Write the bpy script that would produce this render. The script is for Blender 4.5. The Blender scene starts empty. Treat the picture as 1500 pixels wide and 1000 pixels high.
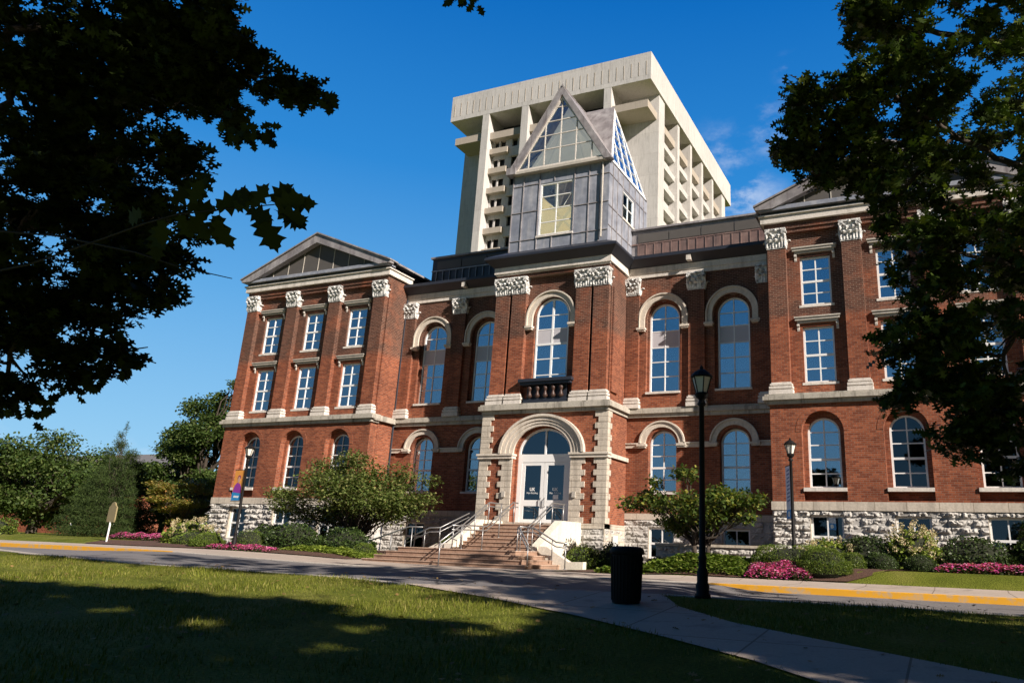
import bpy, bmesh, math, random
import numpy as np
from mathutils import Vector, Matrix
from mathutils import noise as mnoise
from mathutils.geometry import tessellate_polygon
S = bpy.context.scene
COL = S.collection
rnd = random.Random(7)
NR = np.random.RandomState(11)
sin, cos, pi = math.sin, math.cos, math.pi

# ------------------------------------------------------------------ camera
F, PITCH, ROLL, YAW = 1123.3552, 0.30138, -0.03448, -0.41757
CAM = Vector((16.24211, -30.7007, -0.32970))
PX, PY = 135.4379, -44.6343
fw = Vector((sin(YAW)*cos(PITCH), cos(YAW)*cos(PITCH), sin(PITCH)))
rt = Vector((cos(YAW), -sin(YAW), 0)); dn = -(rt.cross(fw))
xr = rt*cos(ROLL) + dn*sin(ROLL); dr = -rt*sin(ROLL) + dn*cos(ROLL)
cd = bpy.data.cameras.new('camera'); cam = bpy.data.objects.new('camera', cd); COL.objects.link(cam)
M = Matrix((xr, -dr, -fw)).transposed().to_4x4(); M.translation = CAM
cam.matrix_world = M
cd.sensor_width = 36; cd.lens = 36*F/1500
cd.shift_x = -PX/1500; cd.shift_y = PY/1500
cd.clip_end = 3000; cd.clip_start = .05
S.camera = cam
# ------------------------------------------------------------------ light
SUN_EL = math.radians(29); K = 2.35
sd = Vector((K, -1, 0)).normalized()*cos(SUN_EL) + Vector((0, 0, sin(SUN_EL)))   # towards the sun
ld = bpy.data.lights.new('sun', 'SUN'); ld.energy = 5.0; ld.angle = math.radians(.55); ld.color = (1, .89, .79)
lo = bpy.data.objects.new('sun', ld); COL.objects.link(lo)
lo.rotation_euler = sd.to_track_quat('Z', 'Y').to_euler()
W = bpy.data.worlds.new('World'); S.world = W; W.use_nodes = True
wn = W.node_tree.nodes; wl = W.node_tree.links
for n in list(wn): wn.remove(n)
def wnode(t, **k):
    n = wn.new(t)
    for a, b in k.items(): setattr(n, a, b)
    return n
sky = wnode('ShaderNodeTexSky', sky_type='NISHITA', sun_disc=False)
sky.sun_elevation = SUN_EL; sky.sun_rotation = math.atan2(sd.x, sd.y)
sky.air_density = 1.0; sky.dust_density = .3; sky.ozone_density = 3.0; sky.altitude = 300
hs = wnode('ShaderNodeHueSaturation'); hs.inputs['Saturation'].default_value = 1.25; hs.inputs['Value'].default_value = 1.0
wl.new(sky.outputs[0], hs.inputs['Color'])
bg = wnode('ShaderNodeBackground'); bg.inputs[1].default_value = .82
out = wnode('ShaderNodeOutputWorld')
tc = wnode('ShaderNodeTexCoord')
# a few wisps of cloud, each at its own direction in the sky
def raydir(u, v):
    a = (u-750-PX)/F; b = (v-500-PY)/F
    return (xr*a + dr*b + fw).normalized()
nz = wnode('ShaderNodeTexNoise'); nz.inputs['Scale'].default_value = 13; nz.inputs['Detail'].default_value = 7; nz.inputs['Roughness'].default_value = .62
mp = wnode('ShaderNodeMapping'); mp.inputs['Scale'].default_value = (1, 1, 2.0)
sep = wnode('ShaderNodeSeparateXYZ'); wl.new(tc.outputs['Generated'], sep.inputs[0])
rp = wnode('ShaderNodeValToRGB'); wl.new(sep.outputs[2], rp.inputs[0])
_e = rp.color_ramp.elements
while len(_e) < 6: _e.new(.5)
for q, (p_, c_) in zip(_e, ((0, (.28, .50, .68)), (.12, (.20, .43, .66)), (.28, (.095, .32, .62)), (.45, (.020, .20, .54)), (.63, (.002, .12, .43)), (.78, (.001, .022, .09)))): q.position = p_; q.color = (*c_, 1)
lo_ = wnode('ShaderNodeVectorMath', operation='SCALE'); lo_.inputs['Scale'].default_value = .06; wl.new(hs.outputs[0], lo_.inputs[0])
skm = wnode('ShaderNodeMix', data_type='RGBA'); skm.inputs[0].default_value = .15; wl.new(rp.outputs[0], skm.inputs[6]); wl.new(lo_.outputs[0], skm.inputs[7])
wl.new(tc.outputs['Generated'], mp.inputs[0]); wl.new(mp.outputs[0], nz.inputs['Vector'])
acc = None
for (u, v, r, s) in ((1085, 290, .040, .9), (1165, 108, .022, .55), (1135, 190, .035, .55), (1060, 232, .040, .45), (10, 610, .02, .5), (200, 662, .022, .45), (1120, 300, .03, .7)):
    d = raydir(u, v)
    vs = wnode('ShaderNodeVectorMath', operation='DISTANCE'); vs.inputs[1].default_value = d
    wl.new(tc.outputs['Generated'], vs.inputs[0])
    mr = wnode('ShaderNodeMapRange', interpolation_type='SMOOTHSTEP'); mr.inputs[1].default_value = r*1.6; mr.inputs[2].default_value = 0; mr.inputs[3].default_value = 0; mr.inputs[4].default_value = s*.7
    wl.new(vs.outputs['Value'], mr.inputs[0])
    if acc is None: acc = mr.outputs[0]
    else:
        m = wnode('ShaderNodeMath', operation='MAXIMUM'); wl.new(acc, m.inputs[0]); wl.new(mr.outputs[0], m.inputs[1]); acc = m.outputs[0]
rr = wnode('ShaderNodeMapRange', interpolation_type='SMOOTHSTEP'); rr.inputs[1].default_value = .42; rr.inputs[2].default_value = .68
wl.new(nz.outputs[0], rr.inputs[0])
mm = wnode('ShaderNodeMath', operation='MULTIPLY'); wl.new(acc, mm.inputs[0]); wl.new(rr.outputs[0], mm.inputs[1])
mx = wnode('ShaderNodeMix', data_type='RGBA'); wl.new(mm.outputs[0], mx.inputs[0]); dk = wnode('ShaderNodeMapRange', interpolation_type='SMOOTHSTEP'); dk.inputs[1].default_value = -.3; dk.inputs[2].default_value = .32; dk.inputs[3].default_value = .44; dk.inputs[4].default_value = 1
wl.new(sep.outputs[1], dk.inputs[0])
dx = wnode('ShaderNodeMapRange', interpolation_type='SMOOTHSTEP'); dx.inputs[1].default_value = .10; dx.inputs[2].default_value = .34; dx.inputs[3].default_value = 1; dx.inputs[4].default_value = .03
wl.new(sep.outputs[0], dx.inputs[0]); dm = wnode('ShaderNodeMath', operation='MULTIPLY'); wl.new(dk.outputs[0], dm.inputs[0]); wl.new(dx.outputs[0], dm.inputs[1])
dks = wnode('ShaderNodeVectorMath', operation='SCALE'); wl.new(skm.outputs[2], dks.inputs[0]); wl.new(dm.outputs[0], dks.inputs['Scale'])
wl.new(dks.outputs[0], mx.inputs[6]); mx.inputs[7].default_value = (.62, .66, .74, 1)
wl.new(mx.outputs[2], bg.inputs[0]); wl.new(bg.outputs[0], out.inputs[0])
vsn = S.view_settings; vsn.view_transform = 'Standard'; vsn.look = 'None'; vsn.exposure = 0.75; vsn.gamma = 1
S.render.engine = 'CYCLES'
S.cycles.max_bounces = 6; S.cycles.transparent_max_bounces = 12

# ------------------------------------------------------------------ materials
MATS = {}
class NT:
    def __init__(s, name):
        s.m = bpy.data.materials.new(name); s.m.use_nodes = True; s.t = s.m.node_tree; s.n = s.t.nodes; s.l = s.t.links
        s.b = s.n['Principled BSDF']; s.o = s.n['Material Output']; MATS[name] = s.m
    def N(s, t, ins=None, **k):
        n = s.n.new(t)
        for a, b in k.items(): setattr(n, a, b)
        for a, b in (ins or {}).items():
            if hasattr(b, 'default_value') or isinstance(b, bpy.types.NodeSocket): s.l.new(b, n.inputs[a])
            else: n.inputs[a].default_value = b
        return n
    def math(s, op, a, b=None, c=None):
        i = {0: a}
        if b is not None: i[1] = b
        if c is not None: i[2] = c
        return s.N('ShaderNodeMath', i, operation=op).outputs[0]
    def pos(s): return s.N('ShaderNodeNewGeometry').outputs['Position']
    def noise(s, scale, detail=4, vec=None, rough=.55):
        return s.N('ShaderNodeTexNoise', {'Vector': vec or s.pos(), 'Scale': scale, 'Detail': detail, 'Roughness': rough}).outputs[0]
    def ramp(s, f, pts):
        r = s.N('ShaderNodeValToRGB', {0: f}); e = r.color_ramp.elements
        while len(e) < len(pts): e.new(.5)
        for q, (p, c) in zip(e, pts): q.position = p; q.color = (*c, 1)
        return r.outputs[0]
    def mix(s, f, a, b, bt='MIX'):
        n = s.N('ShaderNodeMix', data_type='RGBA', blend_type=bt)
        for i, v in ((0, f), (6, a), (7, b)):
            if isinstance(v, bpy.types.NodeSocket): s.l.new(v, n.inputs[i])
            else: n.inputs[i].default_value = v if i == 0 else (*v, 1)
        return n.outputs[2]
    def set(s, col=None, rough=.8, bump=None, bs=.3, bd=.02, metal=0, spec=None):
        if col is not None:
            if isinstance(col, tuple): s.b.inputs['Base Color'].default_value = (*col, 1)
            else: s.l.new(col, s.b.inputs['Base Color'])
        if isinstance(rough, bpy.types.NodeSocket): s.l.new(rough, s.b.inputs['Roughness'])
        else: s.b.inputs['Roughness'].default_value = rough
        s.b.inputs['Metallic'].default_value = metal
        if spec is not None: s.b.inputs['Specular IOR Level'].default_value = spec
        if bump is not None:
            bn = s.N('ShaderNodeBump', {'Height': bump, 'Strength': bs, 'Distance': bd}); s.l.new(bn.outputs[0], s.b.inputs['Normal'])
        return s.m

def simple(name, col, rough=.6, metal=0, var=.12, scale=2.5, bump=0, spec=None):
    t = NT(name)
    n = t.noise(scale, 5)
    c = t.mix(n, tuple(x*(1-var) for x in col), tuple(min(1, x*(1+var)) for x in col))
    t.set(c, rough, metal=metal, bump=t.noise(scale*12, 3) if bump else None, bs=bump, spec=spec)
    return t.m
def brick_mat():
    t = NT('brick')
    p = t.pos(); s = t.N('ShaderNodeSeparateXYZ', {0: p})
    u = t.math('ADD', s.outputs[0], s.outputs[1])
    v = t.N('ShaderNodeCombineXYZ', {0: u, 1: s.outputs[2], 2: 0.0}).outputs[0]
    br = t.N('ShaderNodeTexBrick', {'Vector': v, 'Scale': 1.0, 'Mortar Size': .008, 'Mortar Smooth': .2, 'Bias': -.1, 'Brick Width': .23, 'Row Height': .08,
        'Color1': (.19, .050, .023, 1), 'Color2': (.36, .116, .054, 1), 'Mortar': (.24, .17, .13, 1)})
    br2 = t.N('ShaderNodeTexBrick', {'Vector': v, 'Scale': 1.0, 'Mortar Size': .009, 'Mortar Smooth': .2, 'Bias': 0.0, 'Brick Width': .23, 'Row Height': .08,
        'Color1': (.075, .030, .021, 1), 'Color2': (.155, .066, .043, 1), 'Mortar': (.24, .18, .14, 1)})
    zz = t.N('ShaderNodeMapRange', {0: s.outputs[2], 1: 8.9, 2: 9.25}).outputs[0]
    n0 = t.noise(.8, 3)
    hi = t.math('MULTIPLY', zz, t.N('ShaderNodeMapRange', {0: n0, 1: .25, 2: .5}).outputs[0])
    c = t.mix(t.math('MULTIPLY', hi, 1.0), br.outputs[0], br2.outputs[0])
    n = t.noise(.55, 6); n2 = t.noise(9, 4)
    c = t.mix(1.0, c, t.ramp(n, [(.3, (.74, .72, .72)), (.7, (1.15, 1.1, 1.06))]), 'MULTIPLY')
    c = t.mix(.5, c, t.ramp(n2, [(.3, (.7, .7, .7)), (.7, (1.25, 1.25, 1.25))]), 'MULTIPLY')
    # soot streaks below courses
    sv = t.N('ShaderNodeMapping', {0: p, 'Scale': (2.2, 2.2, .14)}).outputs[0]
    st = t.N('ShaderNodeMapRange', {0: t.noise(1.0, 5, sv), 1: .52, 2: .75}).outputs[0]
    c = t.mix(t.math('MULTIPLY', st, .45), c, (.06, .03, .022))
    h = t.math('SUBTRACT', 1.0, br.outputs['Fac'])
    return t.set(c, .88, bump=t.math('ADD', h, t.math('MULTIPLY', n2, .4)), bs=.5, bd=.012, spec=.25)
brick = brick_mat()
def stone_mat(name, a, b, dirt=.5, joints=True, jw=1.1, jh=.62):
    t = NT(name); p = t.pos()
    n = t.noise(1.2, 8); n2 = t.noise(14, 5)
    c = t.mix(n, a, b)
    c = t.mix(.5, c, t.ramp(n2, [(.3, (.72, .72, .70)), (.7, (1.18, 1.18, 1.18))]), 'MULTIPLY')
    sv = t.N('ShaderNodeMapping', {0: p, 'Scale': (3, 3, .35)}).outputs[0]
    st = t.N('ShaderNodeMapRange', {0: t.noise(1.3, 6, sv), 1: .5, 2: .72}).outputs[0]
    c = t.mix(t.math('MULTIPLY', st, dirt), c, tuple(x*.33 for x in a))
    if joints:
        s = t.N('ShaderNodeSeparateXYZ', {0: p})
        u = t.math('ADD', s.outputs[0], s.outputs[1])
        v = t.N('ShaderNodeCombineXYZ', {0: u, 1: s.outputs[2], 2: 0.0}).outputs[0]
        br = t.N('ShaderNodeTexBrick', {'Vector': v, 'Scale': 1.0, 'Mortar Size': .012, 'Mortar Smooth': .3, 'Brick Width': jw, 'Row Height': jh, 'Color1': (1, 1, 1, 1), 'Color2': (.88, .88, .88, 1), 'Mortar': (.5, .47, .43, 1)})
        c = t.mix(1.0, c, br.outputs[0], 'MULTIPLY')
    return t.set(c, .85, bump=n2, bs=.35, bd=.02, spec=.3)
limestone = stone_mat('limestone', (.50, .44, .36), (.66, .60, .51), .5)
trim = stone_mat('painted_trim', (.62, .57, .51), (.73, .69, .64), .42, False)
surr = stone_mat('arch_stone', (.56, .50, .42), (.68, .62, .54), .4, False)
hoodm = stone_mat('grey_hood_paint', (.42, .39, .34), (.52, .49, .44), .35, False)
dirtystone = stone_mat('weathered_course', (.36, .34, .29), (.56, .52, .45), .75, True, 1.4, 3)
rockm = stone_mat('rock_faced_stone', (.34, .325, .305), (.58, .565, .53), .5, False)
def cap_mat():
    t = NT('capital_paint'); n = t.noise(6, 6)
    c = t.ramp(n, [(.34, (.22, .22, .22)), (.5, (.62, .62, .6)), (.7, (.86, .85, .82))])
    return t.set(c, .6, bump=t.noise(9, 4), bs=.9, bd=.06)
capm = cap_mat()
paint = simple('white_window_paint', (.80, .81, .80), .4, 0, .04)
panelm = simple('spandrel_panel', (.50, .49, .52), .5, 0, .05)
blindm = simple('blind_fabric', (.86, .88, .88), .8, 0, .06)
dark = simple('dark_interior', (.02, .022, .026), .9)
cream = simple('cream_interior', (.78, .66, .42), .8, 0, .1)
_t = NT('glowing_lantern_room'); _c = _t.mix(_t.noise(.9, 2), (.62, .46, .22), (.80, .70, .46)); _t.set(_c, .8); _t.l.new(_c, _t.b.inputs['Emission Color']); _t.b.inputs['Emission Strength'].default_value = .55; glowroom = _t.m  # room surfaces glow by emission, standing in for light inside
_t = NT('glowing_lantern_loft'); _c = _t.mix(_t.noise(.7, 2), (.34, .31, .26), (.60, .54, .46)); _t.set(_c, .8); _t.l.new(_c, _t.b.inputs['Emission Color']); _t.b.inputs['Emission Strength'].default_value = .55; glowloft = _t.m  # emission stands in for daylight behind the gable glass
gutm = simple('dark_gutter', (.022, .026, .038), .5, 0, .3)
def lead_mat(name, a, b, c3, metal=.0):
    t = NT(name); n = t.noise(1.1, 7); n2 = t.noise(4, 6)
    sv = t.N('ShaderNodeMapping', {0: t.pos(), 'Scale': (3.5, 3.5, .5)}).outputs[0]
    n3 = t.noise(1.2, 6, sv)
    c = t.mix(t.N('ShaderNodeMapRange', {0: n, 1: .35, 2: .65}).outputs[0], a, b)
    c = t.mix(t.N('ShaderNodeMapRange', {0: n3, 1: .5, 2: .72}).outputs[0], c, c3)
    c = t.mix(.6, c, t.ramp(n2, [(.3, (.7, .7, .7)), (.7, (1.25, 1.25, 1.25))]), 'MULTIPLY')
    return t.set(c, .5, metal=metal, bump=n2, bs=.2, spec=.5)
lead = lead_mat('lead_panel', (.20, .22, .27), (.29, .31, .36), (.36, .37, .40))
leadr = lead_mat('patinated_metal', (.215, .20, .205), (.345, .33, .335), (.16, .14, .145))
copperr = lead_mat('brown_metal_seam', (.16, .10, .09), (.22, .15, .13), (.11, .08, .075))
meshm = simple('tympanum_screen', (.085, .078, .072), .7, 0, .15)
conc = stone_mat('office_concrete', (.52, .505, .49), (.62, .605, .585), .34, True, 4.4, 4.35)
concs = stone_mat('office_spandrel', (.39, .345, .29), (.45, .40, .34), .2, False)
iron = simple('black_iron', (.011, .010, .010), .6, .0, .2, spec=.2)
canm = simple('black_plastic', (.010, .009, .009), .65, .0, .3, 6, spec=.2)
railm = simple('galvanised_rail', (.34, .34, .34), .42, .7, .15)
rail2 = simple('dark_rail', (.11, .11, .115), .45, .6, .15)
stairm = stone_mat('stair_stone', (.27, .165, .115), (.42, .28, .20), .5, False)
cheekm = stone_mat('cheek_stone', (.66, .60, .49), (.80, .75, .66), .25, False)
nosem = stone_mat('step_nosing', (.40, .27, .20), (.52, .38, .29), .3, False)
kerbm = stone_mat('kerb_concrete', (.44, .40, .35), (.54, .50, .44), .4, True, 3, 5)
def kerb_yellow():
    t = NT('yellow_kerb_paint'); n = t.noise(5, 6)
    c = t.mix(t.N('ShaderNodeMapRange', {0: n, 1: .5, 2: .70}).outputs[0], (.72, .36, .02), (.45, .36, .25))
    return t.set(c, .6)
yel = kerb_yellow()
def pave_mat():
    t = NT('pavement_concrete'); p = t.pos(); s = t.N('ShaderNodeSeparateXYZ', {0: p})
    n = t.noise(.7, 7); n2 = t.noise(30, 4)
    c = t.mix(n, (.40, .33, .27), (.52, .44, .37))
    c = t.mix(.5, c, t.ramp(n2, [(.3, (.8, .8, .8)), (.7, (1.15, 1.15, 1.15))]), 'MULTIPLY')
    v = t.N('ShaderNodeCombineXYZ', {0: s.outputs[0], 1: s.outputs[1], 2: 0.0}).outputs[0]
    br = t.N('ShaderNodeTexBrick', {'Vector': v, 'Scale': 1.0, 'Mortar Size': .014, 'Brick Width': 1.75, 'Row Height': 1.75, 'Color1': (1, 1, 1, 1), 'Color2': (.9, .9, .9, 1), 'Mortar': (.45, .43, .4, 1)}, offset=0.0)
    c = t.mix(1.0, c, br.outputs[0], 'MULTIPLY')
    st = t.N('ShaderNodeMapRange', {0: t.noise(2.2, 6), 1: .56, 2: .7}).outputs[0]
    c = t.mix(t.math('MULTIPLY', st, .5), c, (.17, .145, .125))
    return t.set(c, .9, bump=n2, bs=.2)
pave = pave_mat()
def asph_mat():
    t = NT('asphalt'); n = t.noise(.35, 6); n2 = t.noise(60, 3)
    c = t.mix(n, (.15, .142, .142), (.225, .212, .208))
    c = t.mix(.6, c, t.ramp(n2, [(.35, (.6, .6, .6)), (.65, (1.35, 1.35, 1.35))]), 'MULTIPLY')
    vo = t.N('ShaderNodeTexVoronoi', {'Vector': t.mix(.25, t.pos(), t.N('ShaderNodeTexNoise', {'Scale': .8, 'Vector': t.pos()}).outputs[1]), 'Scale': .35}, feature='DISTANCE_TO_EDGE').outputs[0]
    cr = t.N('ShaderNodeMapRange', {0: vo, 1: .0, 2: .012}).outputs[0]
    c = t.mix(cr, (.045, .043, .043), c)
    pt = t.N('ShaderNodeMapRange', {0: t.noise(.9, 5), 1: .56, 2: .62}).outputs[0]
    c = t.mix(t.math('MULTIPLY', pt, .4), c, (.08, .076, .078))
    return t.set(c, .85, bump=n2, bs=.3, spec=.3)
asph = asph_mat()
def lawn_mat():
    t = NT('lawn_turf'); n = t.noise(.5, 7); n2 = t.noise(25, 5)
    c = t.ramp(n, [(.3, (.085, .11, .012)), (.5, (.14, .16, .022)), (.72, (.21, .20, .05))])
    c = t.mix(.8, c, t.ramp(n2, [(.3, (.5, .5, .5)), (.7, (1.4, 1.4, 1.4))]), 'MULTIPLY')
    return t.set(c, .95, bump=n2, bs=1, bd=.05, spec=.1)
lawn = lawn_mat()
mulch = simple('mulch', (.10, .05, .032), .95, 0, .5, 25, 1)
def leaf_mat(name, a, b, trans=.25, rough=.5, warm=None, spec=.35):
    t = NT(name)
    r = t.N('ShaderNodeNewGeometry').outputs['Random Per Island']
    n = t.noise(.8, 3)
    pts = [(0, a), (.75, b)] + ([(.9, warm)] if warm else [])
    c = t.ramp(r, pts)
    c = t.mix(.6, c, t.ramp(n, [(.3, (.65, .65, .6)), (.7, (1.3, 1.3, 1.25))]), 'MULTIPLY')
    t.set(c, rough, spec=spec)
    tr = t.N('ShaderNodeBsdfTranslucent', {0: t.mix(1.0, c, (1.3, 1.5, .5), 'MULTIPLY')})
    ms = t.N('ShaderNodeMixShader', {0: trans, 1: t.b.outputs[0], 2: tr.outputs[0]})
    t.l.new(ms.outputs[0], t.o.inputs[0])
    return t.m
bark = simple('bark', (.07, .055, .042), .95, 0, .4, 9, 1)
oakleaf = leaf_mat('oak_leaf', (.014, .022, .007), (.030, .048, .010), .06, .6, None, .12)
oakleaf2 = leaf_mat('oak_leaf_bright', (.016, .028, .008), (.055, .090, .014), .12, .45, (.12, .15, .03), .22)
grassb = leaf_mat('grass_blade', (.085, .11, .012), (.17, .185, .030), .15, .6, (.27, .24, .08), .1)
glassm = None
def glass_mat(name, refl, tint):
    t = NT(name)
    g = t.N('ShaderNodeBsdfGlossy', {'Color': (.80, .90, 1.0, 1), 'Roughness': .0})
    tr = t.N('ShaderNodeBsdfTransparent', {0: (*tint, 1)})
    f = t.N('ShaderNodeFresnel', {0: 1.5}).outputs[0]
    fac = t.math('MINIMUM', t.math('ADD', t.math('MULTIPLY', f, 1.0), refl), .95)
    ms = t.N('ShaderNodeMixShader', {0: fac, 1: tr.outputs[0], 2: g.outputs[0]})
    t.l.new(ms.outputs[0], t.o.inputs[0]); return t.m
glass = glass_mat('window_glass', .44, (.80, .88, .92))
glassd = glass_mat('basement_glass', .05, (.35, .40, .42))
glass2 = glass_mat('door_glass', .12, (.30, .36, .42))
glass3 = glass_mat('lantern_glass', .03, (.82, .86, .84))

# ------------------------------------------------------------------ mesh helpers
def link(name, me, mats=None, parent=None, loc=None, **pr):
    if isinstance(mats, bpy.types.Material): mats = [mats]
    if mats and not me.materials:
        for m in mats: me.materials.append(m)
    o = bpy.data.objects.new(name, me); COL.objects.link(o)
    if parent: o.parent = parent
    if loc: o.location = loc
    for k, v in pr.items(): o[k] = v
    return o
def empty(name, label, cat, loc=(0, 0, 0), rz=0, group=None):
    o = bpy.data.objects.new(name, None); COL.objects.link(o); o.location = loc; o.rotation_euler = (0, 0, rz)
    o['label'] = label; o['category'] = cat; o.empty_display_size = .2
    if group: o['group'] = group
    return o
class MB:
    def __init__(s): s.v = []; s.f = []; s.mi = []; s.cm = 0
    def add(s, vs, fs):
        k = len(s.v); s.v += [tuple(v) for v in vs]; s.f += [tuple(i+k for i in f) for f in fs]; s.mi += [s.cm]*len(fs); return s
    def box(s, x0, x1, y0, y1, z0, z1):
        x0, x1 = min(x0, x1), max(x0, x1)
        return s.add([(x, y, z) for x in (x0, x1) for y in (y0, y1) for z in (z0, z1)],
            [(0, 1, 3, 2), (4, 6, 7, 5), (0, 4, 5, 1), (2, 3, 7, 6), (0, 2, 6, 4), (1, 5, 7, 3)])
    def plate(s, outer, holes, y0, y1, M=None):
        """polygon with holes in (x,z), extruded from y0 to y1"""
        loops = [outer]+list(holes); pts = [p for l in loops for p in l]
        tr = tessellate_polygon([[Vector((p[0], p[1], 0)) for p in l] for l in loops])
        n = len(pts); vs = [(p[0], y0, p[1]) for p in pts]+[(p[0], y1, p[1]) for p in pts]
        fs = []
        for t in tr:
            a, b, c = t
            ar = (pts[b][0]-pts[a][0])*(pts[c][1]-pts[a][1])-(pts[b][1]-pts[a][1])*(pts[c][0]-pts[a][0])
            if ar < 0: a, b, c = a, c, b
            fs += [(a, b, c), (a+n, c+n, b+n)]
        k = 0
        for li, l in enumerate(loops):
            m = len(l); A = sum(l[i][0]*l[(i+1) % m][1]-l[(i+1) % m][0]*l[i][1] for i in range(m))
            rev = (A > 0) == (li > 0)
            for i in range(m):
                i0, i1 = k+i, k+(i+1) % m
                fs.append((i0, i1, i1+n, i0+n)[::-1] if not rev else (i0, i1, i1+n, i0+n))
            k += m
        if M: vs = [tuple(M @ Vector(v)) for v in vs]
        return s.add(vs, fs)
    def tube(s, pts, r, n=8, cap=True, r2=None):
        pts = [Vector(p) for p in pts]; k = len(s.v); N = len(pts); rings = []
        up = None
        for i, p in enumerate(pts):
            d = (pts[min(i+1, N-1)]-pts[max(i-1, 0)]).normalized()
            if up is None: up = Vector((0, 0, 1)) if abs(d.z) < .9 else Vector((1, 0, 0))
            a = d.cross(up).normalized(); b = a.cross(d).normalized(); up = b
            rad = r[i] if isinstance(r, (list, tuple)) else (r if r2 is None else r+(r2-r)*i/(N-1))
            rings.append([p+a*rad*cos(2*pi*j/n)+b*rad*sin(2*pi*j/n) for j in range(n)])
        vs = [v for q in rings for v in q]; fs = []
        for i in range(N-1):
            for j in range(n): fs.append((i*n+j, i*n+(j+1) % n, (i+1)*n+(j+1) % n, (i+1)*n+j))
        if cap: fs += [tuple(range(n))[::-1], tuple((N-1)*n+j for j in range(n))]
        return s.add(vs, fs)
    def lathe(s, prof, c=(0, 0, 0), n=16, sx=1, sy=1, rot=0):
        vs = []; fs = []
        for (r, z) in prof:
            for j in range(n): a = 2*pi*j/n+rot; vs.append((c[0]+r*cos(a)*sx, c[1]+r*sin(a)*sy, c[2]+z))
        for i in range(len(prof)-1):
            for j in range(n): fs.append((i*n+j, i*n+(j+1) % n, (i+1)*n+(j+1) % n, (i+1)*n+j))
        fs += [tuple(range(n))[::-1], tuple((len(prof)-1)*n+j for j in range(n))]
        return s.add(vs, fs)
    def mesh(s, name, smooth=False):
        me = bpy.data.meshes.new(name); me.from_pydata(s.v, [], s.f)
        if any(s.mi): me.polygons.foreach_set('material_index', s.mi)
        if smooth: me.polygons.foreach_set('use_smooth', [True]*len(s.f))
        me.update(); return me
    def build(s, name, mats=None, parent=None, smooth=False, loc=None, fixn=True, **pr):
        me = s.mesh(name, smooth)
        if fixn:
            bm = bmesh.new(); bm.from_mesh(me); bmesh.ops.recalc_face_normals(bm, faces=bm.faces); bm.to_mesh(me); bm.free()
        return link(name, me, mats, parent, loc, **pr)
def scatter(name, tv, loops, P, R, sc, mats, parent=None, **pr):
    """many copies of a small template in one mesh; tv (n,3), loops = list of faces, P (m,3), R (m,3,3), sc (m,)"""
    tv = np.array(tv, float); n = len(tv); m = len(P)
    V = np.einsum('mij,nj->mni', R, tv)*np.asarray(sc)[:, None, None]+np.asarray(P)[:, None, :]
    me = bpy.data.meshes.new(name)
    li = np.concatenate([np.array(l) for l in loops]); ln = np.array([len(l) for l in loops])
    L = (li[None, :]+np.arange(m)[:, None]*n).ravel()
    cnt = np.tile(ln, m); st = np.concatenate([[0], np.cumsum(cnt)[:-1]])
    me.vertices.add(m*n); me.vertices.foreach_set('co', V.ravel())
    me.loops.add(len(L)); me.loops.foreach_set('vertex_index', L.astype(np.int32))
    me.polygons.add(len(cnt)); me.polygons.foreach_set('loop_start', st.astype(np.int32)); me.polygons.foreach_set('loop_total', cnt.astype(np.int32))
    me.update(calc_edges=True)
    return link(name, me, mats, parent, **pr)
def randrot(m, flat=0.0, rs=NR):
    """random rotations; flat 0..1 pulls leaf normals toward +Z"""
    nrm = rs.normal(size=(m, 3)); nrm /= np.linalg.norm(nrm, axis=1)[:, None]
    nrm[:, 2] = np.abs(nrm[:, 2])+flat*2; nrm /= np.linalg.norm(nrm, axis=1)[:, None]
    t = rs.normal(size=(m, 3)); t -= (t*nrm).sum(1)[:, None]*nrm; t /= np.linalg.norm(t, axis=1)[:, None]
    b = np.cross(nrm, t)
    return np.stack([t, b, nrm], axis=2)
OAK = []
_h = [(0, .02), (.06, .10), (.05, .18), (.24, .20), (.30, .30), (.18, .33), (.09, .38), (.12, .45), (.36, .50), (.40, .60), (.25, .62), (.10, .66), (.13, .73), (.27, .80), (.24, .88), (.09, .88), (.03, 1.0)]
OAK = [(x, y, .12*abs(x)-.1*y*y) for x, y in _h]+[(-x, y, .12*abs(x)-.1*y*y) for x, y in _h[:0:-1]]
OAKF = [tuple(range(len(OAK)))]
_b = [(0, -.10), (.015, .06), (.12, .12), (.24, .12), (.20, .22), (.15, .30), (.26, .36), (.42, .42), (.30, .50), (.20, .56), (.28, .64), (.40, .74), (.24, .76), (.16, .82), (.16, .90), (.06, .92), (.0, 1.05)]
OAKB = [(x, y, .16*abs(x)-.15*y*y) for x, y in _b]+[(-x*.92, y+.02, .16*abs(x)-.15*y*y) for x, y in _b[:0:-1]]; OAKBF = [tuple(range(len(OAKB)))]
LF = [(0, 0, 0), (.28, .35, .06), (.22, .75, .03), (0, 1, -.06), (-.22, .75, .03), (-.28, .35, .06)]; LFF = [(0, 1, 2, 3, 4, 5)]
BL = [(-.06, 0, 0), (.06, 0, 0), (.0, .25, 1.0)]
def clump_pts(cl, n, shell=.5):
    """points in a set of ellipsoids (x,y,z,rx,ry,rz), denser to the outside"""
    cl = np.array(cl, float); w = (cl[:, 3]*cl[:, 4]*cl[:, 5])**.67; w /= w.sum()
    k = NR.choice(len(cl), n, p=w); d = NR.normal(size=(n, 3)); d /= np.linalg.norm(d, axis=1)[:, None]
    r = NR.random_sample(n)**shell
    return cl[k, :3]+d*cl[k, 3:6]*r[:, None]*(1+.12*NR.normal(size=(n, 1)))

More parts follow.
